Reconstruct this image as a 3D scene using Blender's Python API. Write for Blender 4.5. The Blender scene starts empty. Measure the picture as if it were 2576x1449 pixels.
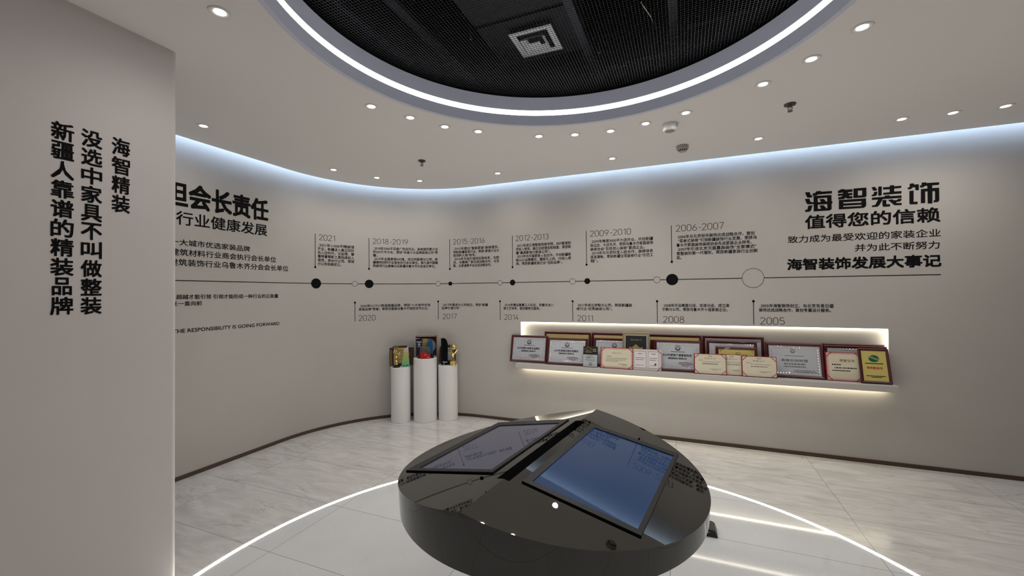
import bpy, bmesh, math, random
from mathutils import Matrix, Vector
PI = math.pi
sc = bpy.context.scene
COL = sc.collection
random.seed(4)

# ------------------------------------------------------------------ camera
EYE = 1.63
FPX = 1052.46
PITCH, ROLL, YAW = 0.0125, -0.0081, 0.3888
def make_camera():
    cd = bpy.data.cameras.new('camera'); cam = bpy.data.objects.new('camera', cd); COL.objects.link(cam)
    cd.sensor_width = 36.0; cd.lens = FPX / 2576 * 36.0; cd.clip_start = 0.05; cd.clip_end = 60
    c, s, cp, sp = math.cos(ROLL), math.sin(ROLL), math.cos(PITCH), math.sin(PITCH)
    rz = Matrix.Rotation(YAW, 3, 'Z')
    r = rz @ Vector((c, -sp*s, cp*s)); u = rz @ Vector((-s, -sp*c, cp*c)); f = rz @ Vector((0, cp, sp))
    m = Matrix((r, u, -f)).transposed().to_4x4(); m.translation = (0, 0, EYE)
    cam.matrix_world = m; sc.camera = cam
make_camera()

# ------------------------------------------------------------------ world, exposure, render settings
w = bpy.data.worlds.new('world'); sc.world = w; w.use_nodes = True
w.node_tree.nodes['Background'].inputs[0].default_value = (0.6, 0.7, 0.9, 1)
w.node_tree.nodes['Background'].inputs[1].default_value = 0.02
sc.view_settings.view_transform = 'Standard'; sc.view_settings.look = 'None'
sc.view_settings.exposure = 0.0; sc.view_settings.gamma = 1.0; sc.view_settings.use_curve_mapping = False
cy = sc.cycles
cy.max_bounces = 8; cy.diffuse_bounces = 4; cy.glossy_bounces = 4; cy.transmission_bounces = 4; cy.transparent_max_bounces = 4
cy.sample_clamp_indirect = 4.0; cy.caustics_reflective = False; cy.caustics_refractive = False
# light levels
DOWN_W = 12.2            # watts of each recessed downlight
L_RING, L_FLOOR, L_COVE, L_NICHE, L_SHELF = 9.2, 30.0, 7.6, 9.0, 17.5

# ------------------------------------------------------------------ materials
def srgb(r, g, b):
    f = lambda c: (c/255)/12.92 if c/255 <= 0.04045 else ((c/255+0.055)/1.055)**2.4
    return (f(r), f(g), f(b), 1)
def mat(name, col, rough=0.5, metal=0.0, spec=0.5, noise=0.0, scale=20.0, bump=0.0, coat=0.0):
    m = bpy.data.materials.new(name); m.use_nodes = True; nt = m.node_tree; b = nt.nodes['Principled BSDF']
    b.inputs['Base Color'].default_value = col; b.inputs['Roughness'].default_value = rough
    b.inputs['Metallic'].default_value = metal; b.inputs['Specular IOR Level'].default_value = spec
    b.inputs['Coat Weight'].default_value = coat; b.inputs['Coat Roughness'].default_value = 0.03
    if noise or bump:
        tc = nt.nodes.new('ShaderNodeTexCoord'); n = nt.nodes.new('ShaderNodeTexNoise')
        n.inputs['Scale'].default_value = scale; n.inputs['Detail'].default_value = 6; n.inputs['Roughness'].default_value = 0.65
        nt.links.new(tc.outputs['Object'], n.inputs['Vector'])
        if noise:
            mx = nt.nodes.new('ShaderNodeMixRGB'); mx.inputs[1].default_value = tuple(c*(1-noise) for c in col[:3])+(1,)
            mx.inputs[2].default_value = tuple(min(1, c*(1+noise)) for c in col[:3])+(1,)
            nt.links.new(n.outputs[0], mx.inputs[0]); nt.links.new(mx.outputs[0], b.inputs['Base Color'])
        if bump:
            bp = nt.nodes.new('ShaderNodeBump'); bp.inputs['Strength'].default_value = bump; bp.inputs['Distance'].default_value = 0.002
            nt.links.new(n.outputs[0], bp.inputs['Height']); nt.links.new(bp.outputs[0], b.inputs['Normal'])
    return m
def emit(name, col, strength):
    m = bpy.data.materials.new(name); m.use_nodes = True; nt = m.node_tree; b = nt.nodes['Principled BSDF']
    b.inputs['Base Color'].default_value = (0.8, 0.8, 0.8, 1)
    b.inputs['Emission Color'].default_value = col; b.inputs['Emission Strength'].default_value = strength
    return m

# room constants (metres). X runs along the long wall, Y points at it, Z up
H = 3.025
XL, YB, RW = -4.144, 4.948, 1.632      # curved wall: left straight, back straight, corner radius
GAP = 0.0985
CX, CY, CR = -0.560, 1.997, 1.403      # ceiling opening
FX, FY, FR = -0.524, 1.848, 2.141      # floor light ring
XR, YR = 5.6, -3.6                     # right and rear walls
PX, PY = -2.671, 1.486                 # left partition face and end
TU, TV, SU, SV = 1.8883, -3.6378, 0.6012, 1.1824   # floor joints
ARC_X, ARC_Y = XL + RW, YB - RW

M = {}
M['plaster'] = mat('warm_grey_plaster', (0.495, 0.470, 0.440, 1), 0.6, 0, 0.3, noise=0.05, scale=3.0, bump=0.05)
M['partition'] = mat('partition_paint', (0.66, 0.612, 0.592, 1), 0.65, 0, 0.3, noise=0.03, scale=2.0, bump=0.04)
M['ceiling'] = mat('ceiling_paint', (0.89, 0.85, 0.82, 1), 0.8, 0, 0.2)
M['white'] = mat('white_lacquer', (0.80, 0.79, 0.775, 1), 0.35, 0, 0.4)
M['fascia'] = mat('pale_fascia_paint', (0.70, 0.71, 0.82, 1), 0.6, 0, 0.3)
M['ink'] = mat('black_vinyl', (0.009, 0.0085, 0.009, 1), 0.7, 0, 0.04)
M['year'] = mat('brown_vinyl', (0.065, 0.053, 0.046, 1), 0.7, 0, 0.05)
M['brown_trim'] = mat('bronze_skirting', (0.085, 0.052, 0.038, 1), 0.35, 0.3, 0.5)
M['mirror'] = mat('black_mirror_steel', (0.108, 0.107, 0.101, 1), 0.012, 1.0, scale=3.5, bump=0.12)
M['mirror'].node_tree.nodes['Noise Texture'].inputs['Detail'].default_value = 0.0
M['matt_black'] = mat('matt_black', (0.008, 0.008, 0.009, 1), 0.45)
M['bezel'] = mat('black_bezel', (0.010, 0.010, 0.011, 1), 0.42, 0, 0.22)
M['plenum'] = mat('black_plenum_paint', (0.003, 0.003, 0.004, 1), 0.8, 0, 0.2)
M['duct'] = mat('dark_duct_paint', (0.014, 0.0145, 0.019, 1), 0.6, 0, 0.3, noise=0.3, scale=3)
M['channel'] = mat('dark_steel_channel', (0.030, 0.031, 0.040, 1), 0.5, 0, 0.4, noise=0.4, scale=14)
M['bluepipe'] = mat('blue_pipe_paint', (0.010, 0.012, 0.045, 1), 0.5)
M['wire'] = mat('dark_grey_wire', (0.016, 0.016, 0.018, 1), 0.5, 0.0, 0.5)
M['chrome'] = mat('dull_chrome', (0.42, 0.40, 0.38, 1), 0.25, 1.0)
M['darkmetal'] = mat('dark_bronze_metal', (0.16, 0.14, 0.13, 1), 0.35, 1.0)
M['grey_disc'] = mat('grey_plastic', (0.33, 0.33, 0.33, 1), 0.5)
M['beige_plastic'] = mat('beige_plastic', (0.42, 0.38, 0.34, 1), 0.5)
M['vent'] = mat('dusty_white_vent', (0.90, 0.90, 0.93, 1), 0.5, 0, 0.3, noise=0.12, scale=9)
M['mahogany'] = mat('red_mahogany', (0.070, 0.0085, 0.0125, 1), 0.34, 0, 0.35, noise=0.25, scale=25, coat=0.12)
M['silver'] = mat('brushed_silver_plate', (0.49, 0.505, 0.535, 1), 0.40, 0.25, 0.5, noise=0.06, scale=60)
M['silver_hi'] = mat('polished_silver', (0.85, 0.85, 0.86, 1), 0.18, 0.85)
M['gold_plate'] = mat('gold_plate', (0.60, 0.475, 0.19, 1), 0.35, 0.25, 0.5, noise=0.08, scale=50)
M['gold_bright'] = mat('yellow_gold_plate', (0.64, 0.535, 0.165, 1), 0.38, 0.2, 0.5)
M['gold'] = mat('polished_gold', (0.83, 0.62, 0.22, 1), 0.16, 1.0)
M['pale_gold'] = mat('pale_gold_edge', (0.36, 0.30, 0.17, 1), 0.35, 0.6)
M['print'] = mat('black_print', (0.02, 0.02, 0.022, 1), 0.5)
M['print_grey'] = mat('grey_print', (0.16, 0.155, 0.15, 1), 0.5)
M['print_light'] = mat('pale_print', (0.62, 0.62, 0.64, 1), 0.5)
M['print_gold'] = mat('gold_print', (0.36, 0.27, 0.09, 1), 0.4, 0.4)
M['print_red'] = mat('red_print', (0.42, 0.05, 0.035, 1), 0.5)
M['green'] = mat('green_print', (0.008, 0.105, 0.055, 1), 0.6, 0, 0.2)
M['red_cover'] = mat('red_leatherette', (0.24, 0.014, 0.020, 1), 0.4)
M['pink_paper'] = mat('pink_guilloche_paper', (0.62, 0.34, 0.30, 1), 0.6, noise=0.18, scale=30)
M['cream_paper'] = mat('cream_paper', (0.64, 0.585, 0.44, 1), 0.6)
M['white_paper'] = mat('white_paper', (0.68, 0.64, 0.64, 1), 0.55)
M['pinkwhite'] = mat('pale_pink_cover', (0.62, 0.50, 0.48, 1), 0.5)
M['wood'] = mat('dark_walnut', (0.050, 0.022, 0.014, 1), 0.3, 0, 0.5, noise=0.35, scale=18, coat=0.3)
M['board'] = mat('brown_case_board', (0.27, 0.175, 0.12, 1), 0.5, noise=0.1, scale=30)
M['navy'] = mat('navy_crystal', (0.010, 0.014, 0.060, 1), 0.08, 0, 0.7)
M['blue'] = mat('blue_crystal', (0.010, 0.085, 0.20, 1), 0.08, 0, 0.7)
M['red'] = mat('red_lacquer', (0.42, 0.012, 0.014, 1), 0.25)
M['black_gloss'] = mat('black_crystal', (0.006, 0.006, 0.007, 1), 0.06, 0, 0.7)
M['pale_crystal'] = mat('pale_crystal', (0.60, 0.62, 0.60, 1), 0.08, 0, 0.7)
M['greentab'] = mat('pale_green_tab', (0.25, 0.55, 0.30, 1), 0.5)
M['led_ring'] = emit('cool_white_led', (0.93, 0.97, 1.0, 1), L_RING)
M['led_floor'] = emit('white_led', (1.0, 0.97, 0.92, 1), L_FLOOR)
M['led_cove'] = emit('blue_white_led', (0.52, 0.71, 1.0, 1), L_COVE)
M['led_niche'] = emit('warm_white_led', (1.0, 0.93, 0.76, 1), L_NICHE)
M['led_shelf'] = emit('warm_yellow_led', (1.0, 0.90, 0.66, 1), L_SHELF)
M['led_end'] = emit('warm_white_end_led', (1.0, 0.93, 0.76, 1), L_NICHE*0.42)
M['lamp'] = emit('downlight_lens', (1.0, 0.95, 0.88, 1), 12.0)

def crystal_gradient():
    m = mat('green_yellow_crystal', (0.3, 0.5, 0.3, 1), 0.08, 0, 0.7); nt = m.node_tree; b = nt.nodes['Principled BSDF']
    tc = nt.nodes.new('ShaderNodeTexCoord'); sp = nt.nodes.new('ShaderNodeSeparateXYZ'); r = nt.nodes.new('ShaderNodeValToRGB')
    nt.links.new(tc.outputs['Generated'], sp.inputs[0]); nt.links.new(sp.outputs[2], r.inputs[0]); nt.links.new(r.outputs[0], b.inputs['Base Color'])
    e = r.color_ramp.elements; e[0].position = 0.0; e[0].color = (0.13, 0.40, 0.27, 1); e[1].position = 0.33; e[1].color = (0.25, 0.48, 0.20, 1)
    for p, c in ((0.5, (0.42, 0.40, 0.10, 1)), (0.74, (0.50, 0.45, 0.22, 1)), (0.76, (0.55, 0.50, 0.47, 1))):
        k = e.new(p); k.color = c
    return m
M['gradient'] = crystal_gradient()

def glass():
    m = bpy.data.materials.new('clear_crystal'); m.use_nodes = True; b = m.node_tree.nodes['Principled BSDF']
    b.inputs['Base Color'].default_value = (0.86, 0.93, 0.92, 1); b.inputs['Roughness'].default_value = 0.03
    b.inputs['Transmission Weight'].default_value = 0.9; b.inputs['IOR'].default_value = 1.4
    return m
M['glass'] = glass()

def screen_mat(name, col, strength, fade=None):
    m = mat(name, (0.012, 0.012, 0.014, 1), 0.02, 0, 0.35); nt = m.node_tree; b = nt.nodes['Principled BSDF']
    b.inputs['Emission Color'].default_value = col; b.inputs['Emission Strength'].default_value = strength
    b.inputs['IOR'].default_value = 1.5
    return m
M['screen_left'] = screen_mat('pale_lilac_screen', (0.038, 0.038, 0.062, 1), 1.0)
M['screen_right'] = screen_mat('blue_screen', (0.011, 0.034, 0.092, 1), 1.0)

def floor_mat():
    m = bpy.data.materials.new('stone_tiles'); m.use_nodes = True; nt = m.node_tree; N = nt.nodes; L = nt.links; b = N['Principled BSDF']
    tc = N.new('ShaderNodeTexCoord'); sp = N.new('ShaderNodeSeparateXYZ'); L.new(tc.outputs['Object'], sp.inputs[0])
    def mth(op, a, bb=None, c=None):
        n = N.new('ShaderNodeMath'); n.operation = op
        for i, v in enumerate((a, bb, c)):
            if v is None: continue
            if isinstance(v, (int, float)): n.inputs[i].default_value = v
            else: L.new(v, n.inputs[i])
        return n.outputs[0]
    X, Y = sp.outputs[0], sp.outputs[1]
    def joint(v, o, s, wd):
        f = mth('FRACT', mth('DIVIDE', mth('SUBTRACT', v, o - s/2), s)); d = mth('MULTIPLY', mth('ABSOLUTE', mth('SUBTRACT', f, 0.5)), s)
        return mth('LESS_THAN', d, wd), mth('FLOOR', mth('DIVIDE', mth('SUBTRACT', v, o), s))
    jy, iy = joint(Y, TU, SU, 0.0017); jx, ix = joint(X, TV, SV, 0.0017)
    j = mth('MAXIMUM', jx, jy)
    dx = mth('SUBTRACT', X, FX); dy = mth('SUBTRACT', Y, FY)
    ins = mth('LESS_THAN', mth('SQRT', mth('ADD', mth('MULTIPLY', dx, dx), mth('MULTIPLY', dy, dy))), FR)
    # per-tile offset so veins break at the joints
    cmb = N.new('ShaderNodeCombineXYZ'); L.new(mth('MULTIPLY', ix, 3.7), cmb.inputs[0]); L.new(mth('MULTIPLY', iy, 5.3), cmb.inputs[1]); L.new(mth('MULTIPLY', mth('ADD', ix, iy), 2.1), cmb.inputs[2])
    va = N.new('ShaderNodeVectorMath'); va.operation = 'ADD'; L.new(tc.outputs['Object'], va.inputs[0]); L.new(cmb.outputs[0], va.inputs[1])
    mp = N.new('ShaderNodeMapping'); mp.inputs['Scale'].default_value = (0.55, 2.0, 1.0); mp.inputs['Rotation'].default_value = (0, 0, 0.35); L.new(va.outputs[0], mp.inputs['Vector'])
    n1 = N.new('ShaderNodeTexNoise'); n1.inputs['Scale'].default_value = 3.2; n1.inputs['Detail'].default_value = 9; n1.inputs['Roughness'].default_value = 0.68; n1.inputs['Distortion'].default_value = 1.2; L.new(mp.outputs[0], n1.inputs['Vector'])
    r1 = N.new('ShaderNodeValToRGB'); L.new(n1.outputs[0], r1.inputs[0]); e = r1.color_ramp.elements
    n1.inputs['Scale'].default_value = 4.2; e[0].position = 0.33; e[0].color = (0.52, 0.505, 0.487, 1); e[1].position = 0.62; e[1].color = (0.68, 0.67, 0.655, 1)
    n2 = N.new('ShaderNodeTexNoise'); n2.inputs['Scale'].default_value = 1.5; n2.inputs['Detail'].default_value = 7; n2.inputs['Distortion'].default_value = 0.9; L.new(mp.outputs[0], n2.inputs['Vector'])
    vein = mth('SUBTRACT', 1.0, mth('SMOOTH_MIN', mth('MULTIPLY', mth('ABSOLUTE', mth('SUBTRACT', n2.outputs[0], 0.5)), 90.0), 1.0, 0.1))
    n3 = N.new('ShaderNodeTexNoise'); n3.inputs['Scale'].default_value = 2.2; L.new(va.outputs[0], n3.inputs['Vector'])
    vein = mth('MULTIPLY', mth('MULTIPLY', vein, mth('GREATER_THAN', n3.outputs[0], 0.54)), 0.42)
    mv = N.new('ShaderNodeMixRGB'); L.new(vein, mv.inputs[0]); L.new(r1.outputs[0], mv.inputs[1]); mv.inputs[2].default_value = (0.30, 0.28, 0.26, 1)
    # inner stone: fine grey speckle
    n4 = N.new('ShaderNodeTexNoise'); n4.inputs['Scale'].default_value = 130; n4.inputs['Detail'].default_value = 3; L.new(tc.outputs['Object'], n4.inputs['Vector'])
    n5 = N.new('ShaderNodeTexNoise'); n5.inputs['Scale'].default_value = 2.5; n5.inputs['Detail'].default_value = 5; L.new(va.outputs[0], n5.inputs['Vector'])
    r4 = N.new('ShaderNodeValToRGB'); L.new(mth('ADD', mth('MULTIPLY', n4.outputs[0], 0.6), mth('MULTIPLY', n5.outputs[0], 0.4)), r4.inputs[0]); e = r4.color_ramp.elements
    e[0].position = 0.36; e[0].color = (0.63, 0.645, 0.66, 1); e[1].position = 0.60; e[1].color = (0.71, 0.725, 0.74, 1)
    mi = N.new('ShaderNodeMixRGB'); L.new(ins, mi.inputs[0]); L.new(mv.outputs[0], mi.inputs[1]); L.new(r4.outputs[0], mi.inputs[2])
    mj = N.new('ShaderNodeMixRGB'); L.new(mth('MULTIPLY', j, 0.75), mj.inputs[0]); L.new(mi.outputs[0], mj.inputs[1]); mj.inputs[2].default_value = (0.12, 0.115, 0.11, 1)
    L.new(mj.outputs[0], b.inputs['Base Color'])
    L.new(mth('SUBTRACT', 0.17, mth('MULTIPLY', ins, 0.12)), b.inputs['Roughness'])
    b.inputs['Specular IOR Level'].default_value = 0.5
    return m
M['floor'] = floor_mat()

# ------------------------------------------------------------------ mesh helpers
class MB:
    def __init__(s): s.v = []; s.f = []; s.m = []; s.cur = 0
    def poly(s, pts):
        n = len(s.v); s.v += [tuple(p) for p in pts]; s.f.append(tuple(range(n, n+len(pts)))); s.m.append(s.cur); return s
    def faces(s, vs, fs):
        n = len(s.v); s.v += [tuple(p) for p in vs]
        for f in fs: s.f.append(tuple(i+n for i in f)); s.m.append(s.cur)
        return s
    def box(s, x0, x1, y0, y1, z0, z1):
        return s.faces([(x0,y0,z0),(x1,y0,z0),(x1,y1,z0),(x0,y1,z0),(x0,y0,z1),(x1,y0,z1),(x1,y1,z1),(x0,y1,z1)],
                       [(0,3,2,1),(4,5,6,7),(0,1,5,4),(1,2,6,5),(2,3,7,6),(3,0,4,7)])
    def prism(s, pts, y0, y1):
        "outline in the XZ plane (counter-clockwise seen from -Y), given depth along Y"
        n = len(pts); vs = [(x, y0, z) for x, z in pts] + [(x, y1, z) for x, z in pts]
        fs = [tuple(range(n)), tuple(range(2*n-1, n-1, -1))] + [((i+1) % n, i, n+i, n+(i+1) % n) for i in range(n)]
        return s.faces(vs, fs)
    def lathe(s, prof, n=32, c=(0, 0, 0)):
        "profile of (r, z), bottom to top or any order"
        vs = []; fs = []
        for r, z in prof:
            for k in range(n):
                a = 2*PI*k/n; vs.append((c[0]+r*math.cos(a), c[1]+r*math.sin(a), c[2]+z))
        for i in range(len(prof)-1):
            for k in range(n): fs.append((i*n+k, i*n+(k+1) % n, (i+1)*n+(k+1) % n, (i+1)*n+k))
        return s.faces(vs, fs)
    def disc(s, r, z, n=32, c=(0, 0), up=True):
        p = [(c[0]+r*math.cos(2*PI*k/n), c[1]+r*math.sin(2*PI*k/n), z) for k in range(n)]
        return s.poly(p if up else p[::-1])
    def cyl(s, r, z0, z1, n=32, c=(0, 0)):
        s.lathe([(r, z0), (r, z1)], n, (c[0], c[1], 0)); s.disc(r, z1, n, c); s.disc(r, z0, n, c, False); return s
    def tube(s, pts, r, n=8):
        pts = [Vector(p) for p in pts]; rr = r if isinstance(r, (list, tuple)) else [r]*len(pts); vs = []; fs = []
        for i, p in enumerate(pts):
            d = (pts[min(i+1, len(pts)-1)] - pts[max(i-1, 0)]).normalized()
            a = d.orthogonal().normalized() if i == 0 else (a - d*a.dot(d)).normalized()
            b = d.cross(a)
            for k in range(n):
                t = 2*PI*k/n; vs.append(p + a*(rr[i]*math.cos(t)) + b*(rr[i]*math.sin(t)))
        for i in range(len(pts)-1):
            for k in range(n): fs.append((i*n+k, i*n+(k+1) % n, (i+1)*n+(k+1) % n, (i+1)*n+k))
        m = len(pts)-1
        fs.append(tuple(range(n-1, -1, -1))); fs.append(tuple(m*n+k for k in range(n)))
        return s.faces(vs, fs)
    def sphere(s, c, r, n=16, sx=1, sy=1, sz=1):
        prof = [(math.sin(PI*i/n)*r, -math.cos(PI*i/n)*r) for i in range(n+1)]; vs = []; fs = []
        for pr, z in prof:
            for k in range(n): a = 2*PI*k/n; vs.append((c[0]+sx*pr*math.cos(a), c[1]+sy*pr*math.sin(a), c[2]+sz*z))
        for i in range(n):
            for k in range(n): fs.append((i*n+k, i*n+(k+1) % n, (i+1)*n+(k+1) % n, (i+1)*n+k))
        return s.faces(vs, fs)
    def map(s, fn): s.v = [fn(*p) for p in s.v]; return s
    def build(s, name, mats, parent=None, smooth=False, bevel=0.0, sharp=None):
        me = bpy.data.meshes.new(name); me.from_pydata([tuple(v) for v in s.v], [], s.f); me.validate(); me.update()
        mats = mats if isinstance(mats, (list, tuple)) else [mats]
        for m in mats: me.materials.append(m)
        if len(mats) > 1:
            for p, i in zip(me.polygons, s.m): p.material_index = i
        bm = bmesh.new(); bm.from_mesh(me); bmesh.ops.remove_doubles(bm, verts=bm.verts, dist=1e-6) if smooth or bevel else None
        bmesh.ops.recalc_face_normals(bm, faces=bm.faces) if (smooth or bevel) and sharp != 'keep' else None
        bm.to_mesh(me); bm.free()
        if smooth:
            for p in me.polygons: p.use_smooth = True
            me.set_sharp_from_angle(angle=math.radians(35))
        o = bpy.data.objects.new(name, me); COL.objects.link(o)
        if parent: o.parent = parent
        if bevel:
            md = o.modifiers.new('bevel', 'BEVEL'); md.width = bevel; md.segments = 2; md.limit_method = 'ANGLE'; md.angle_limit = math.radians(50)
        return o
def tag(o, label=None, cat=None, group=None, kind=None):
    if label: o['label'] = label
    if cat: o['category'] = cat
    if group: o['group'] = group
    if kind: o['kind'] = kind
    return o
def thing(name, label, cat, loc=(0, 0, 0), rz=0.0, group=None):
    o = bpy.data.objects.new(name, None); o.empty_display_size = 0.1; COL.objects.link(o); o.location = loc; o.rotation_euler = (0, 0, rz)
    return tag(o, label, cat, group)
def structure(o): o['kind'] = 'structure'; return o
def copy_thing(o, loc, label, rz=None):
    c = o.copy(); COL.objects.link(c); c.location = loc; c['label'] = label
    if rz is not None: c.rotation_euler = (0, 0, rz)
    for ch in list(o.children):
        d = ch.copy(); COL.objects.link(d); d.parent = c
        for g in list(ch.children):
            e = g.copy(); COL.objects.link(e); e.parent = d
    return c

# wall path: s is arc length, equal to X on the long straight wall
S_ARC0 = ARC_X - RW*PI/2
def wall_pt(s, inset=0.0):
    if s >= ARC_X: return (s, YB - inset)
    if s <= S_ARC0: return (XL + inset, ARC_Y - (S_ARC0 - s))
    a = (ARC_X - s)/RW; r = RW - inset
    return (ARC_X - r*math.sin(a), ARC_Y + r*math.cos(a))
def wall_s_list(s0, s1, arc=72):
    L = [s0] + [S_ARC0 + RW*PI/2*i/arc for i in range(arc+1)] + [s1]
    return [s for s in L if s0 - 1e-9 <= s <= s1 + 1e-9]
S_START = S_ARC0 - (ARC_Y - YR)
S_FULL = wall_s_list(S_START, XR)

# ------------------------------------------------------------------ room shell
def build_room():
    f = MB().poly([(XL-0.3, YR-0.3, 0), (XR+0.3, YR-0.3, 0), (XR+0.3, YB+0.4, 0), (XL-0.3, YB+0.4, 0)])
    structure(f.build('floor', M['floor']))
    # curved wall with the niche
    NX0, NX1, NZ0, NZ1, NY = -1.911, 1.769, 0.772, 1.268, YB + 0.09
    S = sorted(set(S_FULL + [NX0, NX1])); Zs = [0, NZ0, NZ1, 3.24]
    b = MB()
    vs = []; fs = []
    for z in Zs:
        for s in S: x, y = wall_pt(s); vs.append((x, y, z))
    n = len(S)
    for j in range(len(Zs)-1):
        for i in range(n-1):
            if j == 1 and S[i] >= NX0-1e-6 and S[i+1] <= NX1+1e-6: continue
            fs.append((j*n+i, j*n+i+1, (j+1)*n+i+1, (j+1)*n+i))
    b.faces(vs, fs)
    b.poly([(NX0, NY, NZ0), (NX1, NY, NZ0), (NX1, NY, NZ1), (NX0, NY, NZ1)])
    b.poly([(NX0, YB, NZ0), (NX0, NY, NZ0), (NX0, NY, NZ1), (NX0, YB, NZ1)]); b.poly([(NX1, NY, NZ0), (NX1, YB, NZ0), (NX1, YB, NZ1), (NX1, NY, NZ1)])
    b.poly([(NX0, YB, NZ1), (NX0, NY, NZ1), (NX1, NY, NZ1), (NX1, YB, NZ1)]); b.poly([(NX0, NY, NZ0), (NX0, YB, NZ0), (NX1, YB, NZ0), (NX1, NY, NZ0)])
    o = structure(b.build('wall_back', M['plaster']))
    for p in o.data.polygons: p.use_smooth = abs(p.normal.z) < 0.1 and p.area < 0.3 and p.center.x < ARC_X
    # bronze skirting following the wall
    b = MB(); vs = []; fs = []; S = S_FULL
    for s in S:
        (x0, y0), (x1, y1) = wall_pt(s, -0.002), wall_pt(s, 0.008)
        vs += [(x0, y0, 0.0), (x1, y1, 0.0), (x1, y1, 0.036), (x0, y0, 0.036)]
    for i in range(len(S)-1):
        a, c = i*4, i*4+4
        fs += [(a+1, c+1, c+2, a+2), (a+2, c+2, c+3, a+3)]
    b.faces(vs, fs); structure(b.build('baseboard_back', M['brown_trim']))
    # left partition with a softened end
    r = 0.030; T = 0.16; pts = [(PX, YR), (PX, PY-r)] + [(PX-r+r*math.cos(a), PY-r+r*math.sin(a)) for a in [PI/2*k/5 for k in range(1, 6)]] + [(PX-T, PY), (PX-T, YR)]
    b = MB(); n = len(pts)
    for i in range(n-1): (xa, ya), (xb, yb) = pts[i], pts[i+1]; b.poly([(xb, yb, 0), (xa, ya, 0), (xa, ya, H), (xb, yb, H)])
    structure(b.build('wall_left', M['partition'], smooth=True))
    structure(MB().poly([(XR, YR, 0), (XR, YB, 0), (XR, YB, 3.24), (XR, YR, 3.24)]).build('wall_right', M['plaster']))
    structure(MB().poly([(XL, YR, 0), (XR, YR, 0), (XR, YR, 3.24), (XL, YR, 3.24)]).build('wall_rear', M['plaster']))
    # ceiling slab: ring between the round opening and the lip that stops short of the wall
    outer = [wall_pt(s, GAP) for s in wall_s_list(S_START, XR)] + [(XR, YR)]
    outer[0] = (XL+GAP, YR)
    ang = sorted([math.atan2(y-CY, x-CX) for x, y in outer] + [-PI + 2*PI*k/160 for k in range(160)])
    def out_pt(a):
        dx, dy = math.cos(a), math.sin(a); best = None; n = len(outer)
        for i in range(n):
            (x0, y0), (x1, y1) = outer[i], outer[(i+1) % n]; ex, ey = x1-x0, y1-y0; den = dx*ey - dy*ex
            if abs(den) < 1e-12: continue
            t = ((x0-CX)*ey - (y0-CY)*ex)/den; u = ((x0-CX)*dy - (y0-CY)*dx)/den
            if t > 0 and -1e-6 <= u <= 1+1e-6 and (best is None or t < best): best = t
        return (CX+dx*best, CY+dy*best)
    b = MB(); I = [(CX+CR*math.cos(a), CY+CR*math.sin(a)) for a in ang]; O = [out_pt(a) for a in ang]; n = len(ang)
    for i in range(n):
        k = (i+1) % n
        b.poly([(*I[i], H), (*I[k], H), (*O[k], H), (*O[i], H)])
        b.poly([(*O[i], H), (*O[k], H), (*O[k], H+0.012), (*O[i], H+0.012)])
        b.poly([(*I[k], H+0.012), (*I[i], H+0.012), (*O[i], H+0.012), (*O[k], H+0.012)])
    structure(b.build('ceiling', M['ceiling']))
    # cove box above the lip
    b = MB(); S = wall_s_list(S_START, XR)
    for i in range(len(S)-1):
        a0, a1 = wall_pt(S[i]), wall_pt(S[i+1]); c0, c1 = wall_pt(S[i], 0.155), wall_pt(S[i+1], 0.155)
        b.poly([(*c0, H+0.012), (*c1, H+0.012), (*c1, 3.225), (*c0, 3.225)]); b.poly([(*a0, 3.225), (*c0, 3.225), (*c1, 3.225), (*a1, 3.225)])
    structure(b.build('trim_1', M['white']))
    # round fascia of the ceiling opening
    b = MB(); n = 160
    b.lathe([(CR, H-0.001), (CR, 3.106), (CR+0.012, 3.106), (CR+0.012, 3.148), (CR, 3.148), (CR-0.004, 3.254), (CR+0.03, 3.254), (CR+0.03, H-0.001), (CR, H-0.001)], n, (CX, CY, 0))
    structure(b.build('trim_2', M['fascia'], smooth=True))
    b = MB().lathe([(CR+1.1, 3.26), (CR+1.1, 4.3)], 48, (CX, CY, 0)); b.disc(CR+1.1, 4.3, 48, (CX, CY), False)
    b.lathe([(CR+0.02, 3.30), (CR+1.1, 3.30)], 48, (CX, CY, 0))
    structure(b.build('ceiling_void', M['plenum']))
build_room()

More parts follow.
